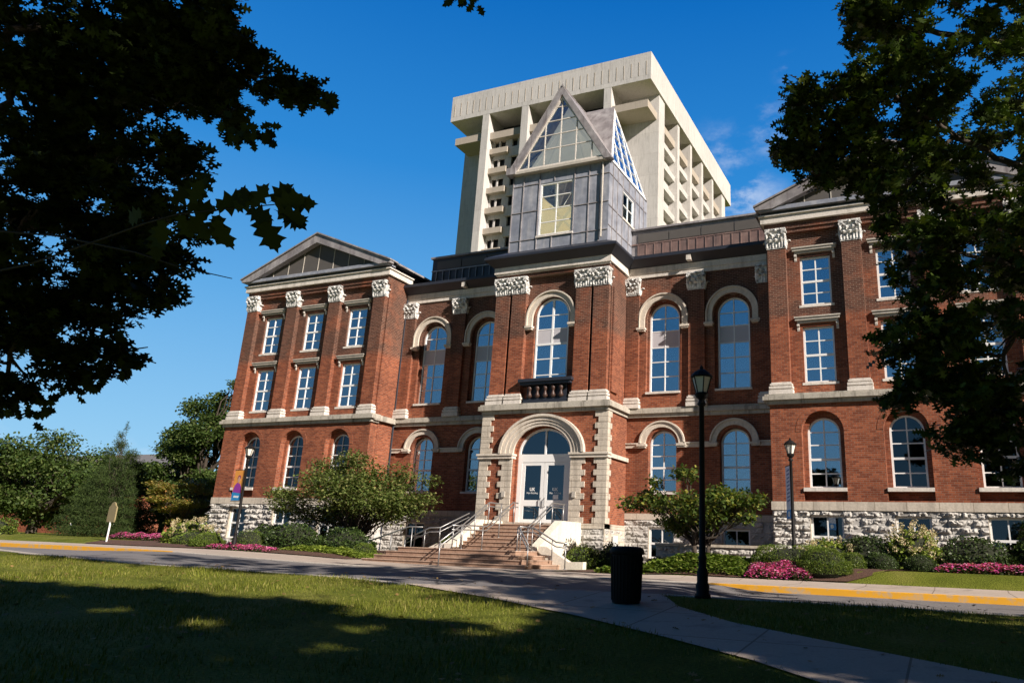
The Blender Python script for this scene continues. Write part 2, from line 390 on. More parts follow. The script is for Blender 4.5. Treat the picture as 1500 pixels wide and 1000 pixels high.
# ------------------------------------------------------------------ ground level
def sm(a, b, t):
    t = min(1, max(0, (t-a)/(b-a))); return t*t*(3-2*t)
def base(x): return -1.06+.19*sm(0, -12, x)
def gz(x, y):
    b = base(x)
    if y < -17.5: b -= .075*(-17.5-y)*(1 if y > -45 else 0)
    if y < -45: b -= .075*27.5
    k = sm(-7.4, -5.6, y)
    b += k*(.42*sm(6.5, 8.5, x)+.14*sm(-4.5, -6.5, x))+.10*sm(-16, -22, x)*k
    return b
def rdz(x, y): return gz(x, y)-.012-.12*(sm(-9, -13, x)+sm(10.5, 12, x))
def grid(name, xs, ys, zf, mat, parent=None, **pr):
    vs = [(x, y, zf(x, y)) for y in ys for x in xs]; n = len(xs); fs = []
    for j in range(len(ys)-1):
        for i in range(n-1): fs.append((j*n+i, j*n+i+1, (j+1)*n+i+1, (j+1)*n+i))
    me = bpy.data.meshes.new(name); me.from_pydata(vs, [], fs); me.polygons.foreach_set('use_smooth', [True]*len(fs)); me.update()
    return link(name, me, mat, parent, **pr)
def interp(pl, x):
    if x <= pl[0][0]: return pl[0][1]
    for (a, b), (c, d) in zip(pl, pl[1:]):
        if x <= c: return b+(d-b)*(x-a)/(c-a)
    return pl[-1][1]
NEAR = [(-80, -13.6), (-30, -14.6), (-12, -16.0), (-7, -16.8), (2, -17.0), (5, -17.5), (6.6, -17.9), (8.5, -17.5), (11.4, -17.1), (80, -17.1)]
FAR = -10.62
def inroad(x, y): return y < FAR-.06 and y > interp(NEAR, x)+.12
def groundz(x, y):
    z = gz(x, y)
    if y < FAR+.3 and y > interp(NEAR, x)-.02 and abs(x) < 79: z -= .3
    if y > -.2 and abs(x) < 20.4 and y < 14: z -= .6
    if y > -11 and y < -6.95 and abs(x) < 79: z -= .05
    if abs(x) < 3.3 and -7 <= y < 2: z -= .5
    return z
xs = sorted(set([-600, -300, -150, -100]+list(np.arange(-80, -22, 2.0))+list(np.arange(-22, 24, .25))+list(np.arange(24, 80, 3.0))+[100, 200, 500]))
ys = sorted(set([-200, -100, -60]+list(np.arange(-45, -32, 1.0))+list(np.arange(-32, -6, .2))+list(np.arange(-6, 2, .4))+list(np.arange(2, 60, 3.0))+[80, 150, 300, 700, 1200]))
grid('ground', xs, ys, groundz, lawn, kind='structure')
XS = list(np.arange(-79, -22, 3.0))+list(np.arange(-22, 24, .5))+list(np.arange(24, 79.5, 3.0))
def strip(name, lo, hi, zf, mat, nx=8, x0=-79, x1=79, **pr):
    X = [x for x in XS if x0 <= x <= x1]; vs = []; fs = []
    for x in X:
        a = lo(x) if callable(lo) else lo; b = hi(x) if callable(hi) else hi
        for j in range(nx+1): y = a+(b-a)*j/nx; vs.append((x, y, zf(x, y)))
    for i in range(len(X)-1):
        for j in range(nx): k = i*(nx+1)+j; fs.append((k, k+nx+1, k+nx+2, k+1))
    me = bpy.data.meshes.new(name); me.from_pydata(vs, [], fs); me.polygons.foreach_set('use_smooth', [True]*len(fs)); me.update()
    return link(name, me, mat, **pr)
strip('road', lambda x: interp(NEAR, x), FAR+.05, rdz, asph, 12, kind='structure')
strip('pavement', FAR+.04, -7.0, lambda x, y: gz(x, y)+.012, pave, 8, kind='structure')
def kerb(name, f, w, mat, x0, x1, dz=.018):
    X = [x for x in XS if x0 <= x <= x1]; vs = []; fs = []
    for x in X:
        y = f(x)
        for yy, zz in ((y, gz(x, y)-.4), (y, gz(x, y)+dz-.01), (y+.02, gz(x, y)+dz), (y+w, gz(x, y)+dz), (y+w, gz(x, y)-.4)): vs.append((x, yy, zz))
    for i in range(len(X)-1):
        for j in range(4): k = i*5+j; fs.append((k, k+5, k+6, k+1))
    fs += [(0, 1, 2, 3, 4), tuple(range(len(vs)-5, len(vs)))]
    me = bpy.data.meshes.new(name); me.from_pydata(vs, [], fs); me.update(); return link(name, me, mat, kind='structure')
kerb('kerb', lambda x: FAR-.06, .17, kerbm, -9, 10.6)
kerb('kerb', lambda x: FAR-.06, .11, yel, -79, -9); kerb('kerb', lambda x: FAR-.06, .11, yel, 10.5, 79)
kerb('kerb', lambda x: interp(NEAR, x)-.05, .2, kerbm, -79, 7)
kerb('kerb', lambda x: interp(NEAR, x)-.05, .17, kerbm, 11.5, 79)
# strip of apron in front of the entrance steps
grid('entrance_apron', list(np.arange(-5, 4.01, .5)), list(np.arange(-7.0, -5.19, .3)), lambda x, y: gz(x, y)+.014, pave, kind='structure')
# path across the lawn
PL = [(6.6, -17.9), (9.2, -19.0), (11.3, -20.1), (12.9, -21.1), (14.2, -22.0), (16.0, -23.6), (18.5, -26.5), (22, -31)]
PR = [(11.5, -17.15), (12.3, -18.6), (13.4, -19.7), (15.1, -20.8), (17, -22.0), (19.5, -24.0), (22, -26.5), (26, -31)]
vs = []; fs = []; NP = 8
def dens(pl, m=6):
    o = []
    for a, b in zip(pl, pl[1:]):
        for k in range(m): o.append((a[0]+(b[0]-a[0])*k/m, a[1]+(b[1]-a[1])*k/m))
    return o+[pl[-1]]
A_, B_ = dens(PL), dens(PR)
for a, b in zip(A_, B_):
    for j in range(NP+1):
        x = a[0]+(b[0]-a[0])*j/NP; y = a[1]+(b[1]-a[1])*j/NP; vs.append((x, y, gz(x, y)+.02))
for i in range(len(A_)-1):
    for j in range(NP): k = i*(NP+1)+j; fs.append((k, k+1, k+NP+2, k+NP+1))
me = bpy.data.meshes.new('path'); me.from_pydata(vs, [], fs); me.update(); link('path', me, pave, kind='structure')
def inpath(x, y):
    l = interp_y(PL, y); r = interp_y(PR, y); return y < -17.1 and l < x < r
def interp_y(pl, y):
    for (a, b), (c, d) in zip(pl, pl[1:]):
        if b >= y >= d: return a+(c-a)*(y-b)/(d-b)
    return pl[0][0] if y > pl[0][1] else pl[-1][0]
# planting beds
def bed(x0, x1, y0, y1, dz=.03):
    grid('planting_bed', list(np.arange(x0, x1+.01, .5)), list(np.arange(y0, y1+.01, .4)), lambda x, y: gz(x, y)+dz, mulch, kind='structure')
strip('planting_bed', lambda x: -6.95 if x < 13.3 else -6.95+1.75*sm(13.3, 15.3, x), -.2, lambda x, y: gz(x, y)+.03, mulch, 14, 8.9, 20.3, kind='structure')
bed(4.2, 9.2, -6.9, 1.5); bed(-19.5, -4.2, -6.9, 1.5)

# ------------------------------------------------------------------ windows
def archpts(hw, h, rise, n=20, x=0, z=0):
    p = [(x-hw, z), (x+hw, z), (x+hw, z+h)]
    if rise > 0: p += [(x+hw*cos(pi*i/n), z+h+rise*sin(pi*i/n)) for i in range(1, n)]
    return p+[(x-hw, z+h)]
WC = {}
def rise_at(hw, rise, x): return rise*math.sqrt(max(0, 1-(x/hw)**2))
def window(parent, x, y, z, hw, h, rise=0, rows=(), thick=(), panel=None, blind=None, sill=True, sillw=.12, fr=.075, hood=False, gl=None, mid=.05, name='window', cols=None):
    """hw half width, h height to spring, rows = muntin heights; origin at sill centre, y = frame face"""
    key = ('f', hw, h, rise, tuple(rows), tuple(thick), fr, mid, cols and tuple(cols))
    if key not in WC:
        b = MB()
        inner = archpts(hw-fr, h-(fr if rise == 0 else 0)-fr, rise-fr if rise > 0 else 0, z=fr)
        b.plate(archpts(hw, h, rise), [inner], 0, .10)
        for cx in (cols or (0,)):
            top = h-fr if rise == 0 else h+rise_at(hw-fr, rise-fr, cx)
            b.box(cx-mid/2, cx+mid/2, .015, .075, fr, top)
        for r in rows:
            w = .045 if r in thick else .022
            xx = hw-fr if r <= h else (hw-fr)*math.sqrt(max(0, 1-((r-h)/max(rise-fr, .01))**2))
            b.box(-xx, xx, .005 if r in thick else .018, .07, r-w, r+w)
        WC[key] = b.mesh(name); WC[key].materials.append(paint)
        WC[key] = WC[key]
    if key+('g', gl and gl.name) not in WC:
        g = MB(); g.plate(archpts(hw-fr+.01, h-.0, max(rise-fr+.01, 0), z=0.02), [], 0.045, .05); me = g.mesh('pane'); me.materials.append(gl or glass); WC[key+('g', gl and gl.name)] = me
    w = link(name, WC[key], None, parent, (x, y, z))
    link('pane', WC[key+('g', gl and gl.name)], None, w)
    if panel:
        b = MB(); b.box(-hw+fr, hw-fr, .03, .044, panel[0]+.02, panel[1]-.02); b.build('spandrel_panel', panelm, w)
    if blind:
        for (za, zb) in blind:
            b = MB(); b.box(-hw+fr+.01, hw-fr-.01, .056, .062, za, zb); b.build('blind', blindm, w)
    if sill:
        b = MB(); b.box(-hw-.09, hw+.09, -sillw, .02, -.10, -.002); b.build('sill', trim, w)
    if hood:
        b = MB(); t = h
        b.box(-hw-.10, hw+.10, -.06, .04, t+.0, t+.16)
        b.box(-hw-.20, hw+.20, -.20, .04, t+.162, t+.26); b.box(-hw-.27, hw+.27, -.27, .04, t+.262, t+.36); b.box(-hw-.30, hw+.30, -.31, .04, t+.362, t+.42)
        b.build('hood', hoodm, w)
        for sx in (-1, 1):
            k = MB(); cx = sx*(hw+.16)
            k.tube([(cx-.05, -.12, t+.08), (cx+.05, -.12, t+.08)], .08, 10); k.tube([(cx-.05, -.06, t-.12), (cx+.05, -.06, t-.12)], .06, 10); k.box(cx-.05, cx+.05, -.13, .04, t-.1, t+.16)
            k.build('bracket', trim, w)
    return w
# ------------------------------------------------------------------ the hall
hall = empty('university_hall', 'long red brick hall with arched entrance, pedimented wings and a gabled metal lantern', 'building')
def part(b, name, mat, parent=None, **k): return b.build(name, mat, parent or hall, **k)
def rock_face(name, x0, x1, z0, z1, y, holes=(), out=.13, parent=None, axis='x', step=.040, hh=.245, amp=1.7):
    """rock faced ashlar: displaced grid. axis 'x': face looks to -Y at y ; axis 'y': face looks to +X at x=y, running x0..x1 in Y"""
    r = random.Random(int(abs(x0*37+z0*11+y*7))+3)
    nx = max(2, int((x1-x0)/step)); nzz = max(2, int((z1-z0)/step))
    ncr = int(round((z1-z0)/hh)); hh = (z1-z0)/ncr
    cuts = []
    for c in range(ncr):
        xx = x0; l = [x0]
        while xx < x1-.45: xx += r.uniform(.5, 1.15); l.append(min(xx, x1))
        l[-1] = x1
        cuts.append((l, [r.uniform(.5, 1) for _ in l], [r.uniform(-.7, .7) for _ in l], [r.uniform(-.5, .9) for _ in l]))
    U = np.linspace(x0, x1, nx+1); Vv = np.linspace(z0, z1, nzz+1)
    nse = [(r.uniform(2, 15), r.uniform(2, 20), r.uniform(0, 6), r.uniform(.2, 1)) for _ in range(14)]
    vs = []
    for zv in Vv:
        c = min(ncr-1, int((zv-z0)/hh)); l, dp, tx, tz = cuts[c]; ez = min(zv-(z0+c*hh), z0+(c+1)*hh-zv)
        for uv in U:
            k = 0
            while k < len(l)-2 and uv > l[k+1]: k += 1
            ex = min(uv-l[k], l[k+1]-uv); e = min(ex, ez)
            q = min(1, max(0, (e-.012)/.07)); q = q**.6
            p3 = Vector((uv*2.6+c*7.3, zv*3.6, k*3.1)); nn = 1.5*mnoise.noise(p3)+.9*abs(mnoise.noise(p3*2.3))*2-.4+.5*mnoise.noise(p3*5.1)
            lx = (uv-(l[k]+l[k+1])/2); lz = zv-(z0+(c+.5)*hh)
            d = q*(out*dp[k]*.75+amp*out*.42*nn+tx[k]*lx*.08+tz[k]*lz*.35)
            d = max(d, 0)
            vs.append((uv, y-d, zv) if axis == 'x' else (y+d, uv, zv))
    fs = []; n = nx+1
    for j in range(nzz):
        zc = (Vv[j]+Vv[j+1])/2
        for i in range(nx):
            uc = (U[i]+U[i+1])/2
            if any(a < uc < b and c < zc < d for a, b, c, d in holes): continue
            k = j*n+i; fs.append((k, k+1, k+n+1, k+n))
    me = bpy.data.meshes.new(name); me.from_pydata(vs, [], fs); me.update()
    return link(name, me, rockm, parent or hall)

def capital(x, yf, z, w, h, parent, side=None):
    """Corinthian capital: bell, two rows of leaves, volutes, abacus. yf front plane"""
    key = ('cap', round(w, 2), round(h, 2))
    if key not in WC:
        b = MB(); d = .30
        b.box(-w/2-.03, w/2+.03, -.03, d, 0, .05)
        n = 6
        for i in range(n):
            t0, t1 = i/n, (i+1)/n; f = lambda t: w/2*(1+.10*t**2.5); g = lambda t: -.10*t**2.5-.005
            z0, z1 = .05+t0*(h-.15), .05+t1*(h-.15)
            b.add([(-f(t0), g(t0), z0), (f(t0), g(t0), z0), (f(t0), d, z0), (-f(t0), d, z0), (-f(t1), g(t1), z1), (f(t1), g(t1), z1), (f(t1), d, z1), (-f(t1), d, z1)],
                [(0, 1, 5, 4), (1, 2, 6, 5), (2, 3, 7, 6), (3, 0, 4, 7), (4, 5, 6, 7)])
        def leaf(cx, z0, hh, ww, o, M=None):
            prof = [(0, .0), (.025, .35), (.03, .6), (.09, .85), (.15, .95), (.16, .82)]
            L = []
            for (yy, t) in prof:
                wv = ww*(.75+.45*sin(pi*min(1, t)))/2*(1 if t < .9 else .7)
                for q, dd in ((-1, .0), (-.5, .02), (0, .045), (.5, .02), (1, .0)): L.append((cx+q*wv, -yy*1.0-dd-o, z0+t*hh))
            F_ = [(i*5+j, i*5+j+1, i*5+j+6, i*5+j+5) for i in range(5) for j in range(4)]
            if M: L = [tuple(M @ Vector(v)) for v in L]
            b.add(L, F_)
        for cx in (-w*.33, 0, w*.33): leaf(cx, .05, h*.42, w*.3, .01)
        for cx in (-w*.17, w*.17): leaf(cx, .05, h*.66, w*.26, .02)
        for sx in (-1, 1):
            Mx = Matrix(((0, -sx, 0, sx*w/2), (1, 0, 0, .15), (0, 0, 1, 0), (0, 0, 0, 1)))
            leaf(0, .05, h*.42, .26, .01, Mx)
            leaf(sx*w*.5, .05, h*.66, w*.2, .03)
            for k in range(10):
                a0 = k*.75; rr_ = .105*(1-k/12)
                b.box(sx*(w*.45)+rr_*cos(a0)-.028, sx*(w*.45)+rr_*cos(a0)+.028, -.20, -.02, h-.19+rr_*sin(a0)-.028, h-.19+rr_*sin(a0)+.028)
            b.tube([(sx*(w*.45), -.18, h-.19), (sx*(w*.45), .1, h-.19)], .075, 8)
            b.tube([(sx*w*.05, -.08, h*.55), (sx*w*.2, -.12, h*.72), (sx*w*.42, -.16, h*.84)], .028, 6)
        b.lathe([(.07, 0), (.07, .08)], (0, -.14, h-.12), 8)
        b.box(-w/2-.055, w/2+.055, -.17, d, h-.07, h-.001)
        me = b.mesh('capital'); me.materials.append(capm); WC[key] = me
    return link('capital', WC[key], None, parent, (x, yf, z))
def pilaster(x0, x1, yf, yw, z0, z1, capz, parent=None, trimmed=True):
    b = MB(); b.box(x0, x1, yf, yw, z0+.5, capz-.001); p = part(b, 'pilaster', brick)
    m = MB(); m.box(x0-.10, x1+.10, yf-.11, yw, z0+.003, z0+.18); m.box(x0-.05, x1+.05, yf-.055, yw, z0+.182, z0+.23); m.box(x0-.09, x1+.09, yf-.10, yw, z0+.232, z0+.33); m.box(x0-.02, x1+.02, yf-.03, yw, z0+.332, z0+.37); m.box(x0-.06, x1+.06, yf-.07, yw, z0+.372, z0+.44); m.box(x0-.01, x1+.01, yf-.02, yw, z0+.442, z0+.498)
    m.build('pilaster_base', trim, p)
    capital((x0+x1)/2, yf, capz, x1-x0, z1-capz, p)
    return p
def surround(x, yf, zs, ro, rio, ri, rii, zleg, d=.12, name='arch_surround'):
    """elliptic arch band: outer (ro half width, rio rise), inner (ri, rii); legs down to zleg"""
    n = 28
    def band(ao, bo, ai, bi, y0, y1, B):
        p = [(x-ao, zleg)]+[(x+ao*cos(pi-pi*i/n), zs+bo*sin(pi*i/n)) for i in range(n+1)]+[(x+ao, zleg), (x+ai, zleg)]+[(x+ai*cos(pi*i/n), zs+bi*sin(pi*i/n)) for i in range(n+1)]+[(x-ai, zleg)]
        B.plate(p, [], y0, y1)
    B = MB(); band(ro-.07, rio-.07, ri, rii, yf-d*.6, yf+.02, B); band(ro, rio, ro-.068, rio-.068, yf-d, yf+.02, B)
    a = part(B, name, surr)
    for sx in (-1, 1):
        k = MB(); c = x+sx*(ro+ri)/2; hw = (ro-ri)/2
        k.box(c-hw-.07, c+hw+.07, yf-d-.06, yf+.02, zleg-.10, zleg-.001); k.box(c-hw-.03, c+hw+.03, yf-d-.02, yf+.02, zleg-.17, zleg-.102)
        k.build('impost', surr, a)
    return a
ZB, BT, UB = 1.68, 5.86, 5.45
R36 = [.53, 1.02, 1.5]
def xr_(s, a, b): return (a, b) if s > 0 else (-b, -a)
CAPZ, CAPT = 12.14, 13.02
for s in (-1, 1):
    X0, X1 = xr_(s, 10.05, 20.17)
    # ground storey wall with arched recesses
    wc = [s*12.06, s*15.1, s*18.14]
    b = MB(); b.plate([(X0, ZB), (X1, ZB), (X1, UB), (X0, UB)], [archpts(.80, 2.62, .80, x=c, z=ZB+.05) for c in sorted(wc)], 0, .30); part(b, 'wall', brick)
    b = MB(); b.plate([(X0+.02, ZB), (X1-.02, ZB), (X1-.02, UB), (X0+.02, UB)], [archpts(.62, 2.12, .6, x=c, z=2.2) for c in sorted(wc)], .303, .55); part(b, 'wall', brick)
    for i, c in enumerate(wc):
        window(hall, c, .40, 2.2, .62, 2.12, .6, rows=(.56, 1.10, 1.66, 2.16), thick=(1.10,), sill=False, gl=None if (i == 0 and s > 0) else glassd)
        m = MB(); m.box(c-.80, c+.80, -.06, .42, 2.06, 2.198); part(m, 'window_sill', trim)
        # ring of rubbed bricks
        B = MB(); n = 24; p = [(c+1.03*cos(pi-pi*k/n), 4.35+1.03*sin(pi*k/n)) for k in range(n+1)]+[(c+.80*cos(pi*k/n), 4.35+.80*sin(pi*k/n)) for k in range(n+1)]
        B.plate(p, [], -.012, .01); part(B, 'brick_arch', brick)
    # upper wall and windows
    holes = [[(c-.62, z0), (c+.62, z0), (c+.62, z1), (c-.62, z1)] for c in sorted(wc) for z0, z1 in ((6.34, 8.66), (9.60, 11.72))]
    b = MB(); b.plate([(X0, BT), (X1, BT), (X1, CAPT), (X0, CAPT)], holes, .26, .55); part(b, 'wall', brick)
    for i, c in enumerate(wc):
        bl = rnd.choice([[(.95, 2.2)], [(1.3, 2.2)], [(.55, 2.2)]])
        window(hall, c, .36, 6.34, .62, 2.32, rows=(.58, 1.14, 1.74), thick=(1.14,), hood=True, blind=bl)
        bl = rnd.choice([[(.9, 2.0)], [(1.2, 2.0)], [(.5, 2.0)]])
        window(hall, c, .36, 9.60, .62, 2.12, rows=(.53, 1.04, 1.58), thick=(1.04,), hood=True, blind=bl)
    for k in range(4):
        c = 10.53+k*3.046
        a, bb = xr_(s, c-.38, c+.38)
        pilaster(a, bb, 0, .262, BT, CAPT, CAPZ)
    b = MB(); b.box(X0, X1, 0, .55, CAPT+.002, 13.30); b.box(X0, X1, .06, .255, CAPT-.17, CAPT); part(b, 'frieze', brick)
    # belt course
    b = MB(); b.box(X0-.10, X1+.10, -.12, .5, UB+.001, UB+.16); b.box(X0-.24, X1+.24, -.24, .5, UB+.162, BT-.09); b.box(X0-.17, X1+.17, -.17, .5, BT-.088, BT); part(b, 'belt_course', dirtystone)
    b = MB(); b.box(X0-.05, X1+.05, -.05, .5, 1.36, ZB-.001); part(b, 'water_table', limestone)
    # entablature
    b = MB(); b.box(X0-.14, X1+.14, -.14, 1.86, 13.302, 13.60); b.box(X0-.22, X1+.22, -.22, 1.86, 13.602, 13.67); part(b, 'cornice', trim)
    b = MB(); b.box(X0-.10, X1+.10, -.10, 14, 13.672, 13.80); part(b, 'gutter', gutm)
    # pediment
    cx = s*15.11; hw = 5.36; zb = 13.86; za = 16.22
    b = MB(); b.box(cx-hw+.15, cx+hw-.15, -.34, .3, 13.80, 13.93); b.box(cx-hw+.3, cx+hw-.3, -.26, .3, 13.932, 14.02); part(b, 'pediment_ledge', lead)
    t = .42
    b = MB()
    b.plate([(cx-hw, zb), (cx-hw+.75, zb), (cx, za-.52), (cx+hw-.75, zb), (cx+hw, zb), (cx+hw+.02, zb+.12), (cx, za), (cx-hw-.02, zb+.12)], [], -.42, -.10)
    b.plate([(cx-hw-.06, zb+.122), (cx, za+.005), (cx+hw+.06, zb+.122), (cx+hw+.06, zb+.20), (cx, za+.09), (cx-hw-.06, zb+.20)], [], -.50, .2)
    part(b, 'raking_cornice', leadr)
    b = MB(); b.plate([(cx-hw+.5, zb+.1), (cx+hw-.5, zb+.1), (cx, za-.4)], [], -.05, .1); ty = part(b, 'tympanum', meshm)
    b = MB()
    for k in (-3.3, -2.2, -1.1, 0, 1.1, 2.2, 3.3): b.box(cx+k-.02, cx+k+.02, -.075, -.052, 14.02, za-.5-abs(k)*(za-zb-.5)/(hw-.7))
    b.build('batten', hoodm, ty)
    b = MB(); b.plate([(cx-hw, zb+.05), (cx+hw, zb+.05), (cx, za-.02)], [], .2, 14); part(b, 'roof', gutm)
    b = MB()
    for sx in (-1, 1):
        Lr = math.hypot(hw, za-zb-.1)
        b.add([(cx, .2, za+.08), (cx+sx*(hw+.15), .2, zb+.12), (cx+sx*(hw+.15), 14, zb+.12), (cx, 14, za+.08), (cx, .2, za), (cx+sx*(hw+.15), .2, zb+.02), (cx+sx*(hw+.15), 14, zb+.02), (cx, 14, za)], [(0, 1, 2, 3), (4, 7, 6, 5), (0, 4, 5, 1), (1, 5, 6, 2), (2, 6, 7, 3)])
    part(b, 'roof_sheet', leadr)
    # inner and outer flanks
    xi = s*10.05; xo = s*20.17
    b = MB(); b.box(xi, xi+s*.3, .555, 1.9, ZB, 13.3); b.box(xi, xi+s*.3, 1.9, 2.4, ZB, 13.3); part(b, 'flank_wall', brick); b = MB(); b.box(xo-s*.3, xo, .555, 13.69, ZB, 13.3); part(b, 'flank_wall', brick); b = MB(); b.box(X0, X1, 13.7, 14, -1.2, 13.3); part(b, 'rear_wall', brick)
    b = MB(); b.box(xi-s*.0, xi-s*.22, .0, 1.9, UB+.1, BT-.04); part(b, 'belt_return', dirtystone)
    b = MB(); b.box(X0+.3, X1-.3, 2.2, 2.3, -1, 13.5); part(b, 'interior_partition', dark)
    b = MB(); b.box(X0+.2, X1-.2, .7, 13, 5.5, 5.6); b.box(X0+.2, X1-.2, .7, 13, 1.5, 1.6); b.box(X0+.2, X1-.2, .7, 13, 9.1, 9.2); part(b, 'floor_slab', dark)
    # rock-faced base with basement windows
    bw = [(c-.62, c+.62, -.40, 1.20) for c in wc]
    rock_face('stone_base', X0-.02, X1+.02, -1.2, 1.358, .02, bw)
    if s < 0: rock_face('stone_base', 0.05, 1.9, -1.2, 1.358, xi, axis='y')
    b = MB(); b.plate([(X0+.04, -1.2), (X1-.04, -1.2), (X1-.04, 1.35), (X0+.04, 1.35)], [[(c-.60, -.38), (c+.60, -.38), (c+.60, 1.18), (c-.60, 1.18)] for c in sorted(wc)], .03, .4)
    b.box(xi, xi+s*.3, .41, 1.9, -1.2, 1.35); b.box(xo-s*.3, xo, .41, 14, -1.2, ZB-.01); part(b, 'base_wall', limestone)
    for c in wc:
        window(hall, c, .14, -.38, .60, 1.56, rows=(.78,), thick=(.78,), sill=False, gl=glassd, blind=[(.8, 1.5)] if rnd.random() < .5 else None)
# ---- recessed links
RY = 1.85
for s in (-1, 1):
    X0, X1 = xr_(s, 2.9, 10.05)
    c1, c2 = s*4.84, s*8.12
    lo = sorted((c1, c2))
    b = MB(); b.plate([(X0, 1.25), (X1, 1.25), (X1, UB), (X0, UB)], [archpts(.66, 2.10, .62, x=c, z=2.16) for c in lo], RY, RY+.4); part(b, 'wall', brick)
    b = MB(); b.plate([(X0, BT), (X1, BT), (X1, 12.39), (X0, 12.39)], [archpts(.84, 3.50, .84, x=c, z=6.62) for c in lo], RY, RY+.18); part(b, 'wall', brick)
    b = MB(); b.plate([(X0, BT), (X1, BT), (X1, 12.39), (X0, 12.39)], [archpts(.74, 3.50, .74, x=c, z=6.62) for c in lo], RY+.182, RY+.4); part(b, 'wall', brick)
    for i, c in enumerate(lo):
        window(hall, c, RY+.26, 6.62, .74, 3.50, .74, rows=(.75, 1.45, 2.14, 2.92, 3.54), panel=(2.14, 2.92), blind=[(1.45, 2.1)] if i == (0 if s < 0 else 0) else [(.9, 2.1)], sillw=.34)
        window(hall, c, RY+.24, 2.16, .64, 2.08, .62, rows=(.55, 1.06, 1.58, 2.08), thick=(1.06,), sillw=.30)
        surround(c, RY, 10.08, 1.22, 1.24, .92, .94, 9.68, .16)
        surround(c, RY, 4.26, 1.08, 1.02, .78, .74, 4.25, .15)
        window(hall, c, RY+.10, -.62, .58, 1.28, rows=(.62,), thick=(.62,), sill=False, gl=glassd)
    b = MB()
    segs = sorted([X0, X1]+[c+q*.80 for c in lo for q in (-1, 1)])
    for a, bb in zip(segs[::2], segs[1::2]): b = MB(); b.box(a, bb, RY-.10, RY+.05, 4.08, 4.245); b.box(a, bb, RY-.15, RY+.05, 4.247, 4.30); part(b, 'impost_band', surr)
    b = MB(); b.box(X0, X1, RY-.12, RY+.3, UB+.001, UB+.16); b.box(X0, X1, RY-.22, RY+.3, UB+.162, BT-.09); b.box(X0, X1, RY-.17, RY+.3, BT-.088, BT); part(b, 'belt_course', dirtystone)
    b = MB(); b.box(X0, X1, RY-.12, RY+.4, 12.392, 12.68); b.box(X0, X1, RY-.07, RY-.002, 12.18, 12.39); part(b, 'cornice', trim)
    b.__init__(); b.box(X0, X1, RY-.05, RY-.001, 12.14, 12.388)
    b = MB(); b.plate([(RY-.18, 12.70), (RY-.55, 13.0), (RY-.55, 13.16), (RY+.5, 13.22), (RY+.5, 12.70)], [], X0, X1, Matrix(((0, 1, 0, 0), (1, 0, 0, 0), (0, 0, 1, 0), (0, 0, 0, 1)))); part(b, 'gutter', gutm)
    b = MB(); cx_ = s*6.2; b.box(cx_-.11, cx_+.11, RY-.50, RY-.2, 12.7, 12.98); part(b, 'gutter_bracket', trim)
    for (a, bb) in ((3.03, 3.66), (6.10, 6.86), (9.32, 10.04)):
        a, bb = xr_(s, a, bb); pilaster(a, bb, RY-.16, RY+.02, BT, 12.14, 11.30)
    b = MB(); b.box(X0, X1, RY-.04, RY+.3, .98, 1.248); part(b, 'water_table', limestone)
    rock_face('stone_base', X0, X1, -1.2, .978, RY+.02, [(c-.60, c+.60, -.64, .68) for c in lo], .08)
    b = MB(); b.plate([(X0, -1.2), (X1, -1.2), (X1, .97), (X0, .97)], [[(c-.58, -.62), (c+.58, -.62), (c+.58, .66), (c-.58, .66)] for c in lo], RY+.03, RY+.4); part(b, 'base_wall', limestone)
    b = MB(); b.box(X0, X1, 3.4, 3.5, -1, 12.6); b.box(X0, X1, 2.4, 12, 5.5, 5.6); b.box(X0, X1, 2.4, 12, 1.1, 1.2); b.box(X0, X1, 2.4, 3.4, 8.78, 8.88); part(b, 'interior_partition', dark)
    b = MB(); b.box(X0, X1, RY+.4, 14, 12.69, 12.8); part(b, 'flat_roof', gutm)
    # roof screen behind the gutter
    a, bb = xr_(s, 2.7, 9.55)
    b = MB(); b.box(a, bb, 3.0, 6.5, 12.8, 15.2); sc = part(b, 'roof_screen', leadr if s > 0 else gutm)
    b = MB()
    for k in range(16):
        xx = a+.35+k*.44
        if xx < bb: b.box(xx-.02, xx+.02, 2.93, 3.0, 13.5, 14.42)
    b.box(a, bb, 2.94, 2.999, 14.43, 14.5); b.build('standing_seam', copperr if s > 0 else lead, sc)
    b = MB()
    for k in range(4): b.box(a+.35+k*1.66, a+.35+k*1.66+1.60, 2.95, 2.998, 14.54, 15.02)
    b.build('louvre_panel', meshm, sc)
    b = MB(); b.box(a-.08, bb+.08, 2.86, 6.6, 15.202, 15.30); b.build('coping', leadr, sc)
    if s > 0:
        b = MB(); b.box(a+.3, bb, 2.96, 2.999, 13.2, 14.42); b.build('metal_skirt', copperr, sc)
# garden wall against the right link
gw = MB(); gw.box(5.62, 10.16, -1.12, -.7, -.10, .0); gw.box(5.64, 10.14, -1.03, -.75, -1.3, -.101); g_ = gw.build('garden_wall', limestone, None)
g_['label'] = 'low rock faced stone wall with flat coping below the small tree right of the steps'; g_['category'] = 'wall'
rock_face('stone_face', 5.65, 10.13, -1.2, -.105, -1.035, (), .07, parent=g_)
# ---- centre bay
TY = -.39
b = MB()
b.plate([(-3.12, .5), (3.12, .5), (3.12, 5.45), (-3.12, 5.45)], [archpts(1.45, 3.12, 1.26, x=0, z=.56)], TY, TY+.25); part(b, 'wall', brick)
b = MB(); b.plate([(-3.1, .5), (3.1, .5), (3.1, 5.45), (-3.1, 5.45)], [archpts(1.34, 3.04, 1.14, x=0, z=.62)], TY+.252, TY+.5)
b.box(-3.12, -2.8, TY+.5, RY+.2, .5, 5.45); b.box(2.8, 3.12, TY+.251, RY, .5, 5.45); part(b, 'wall', brick)
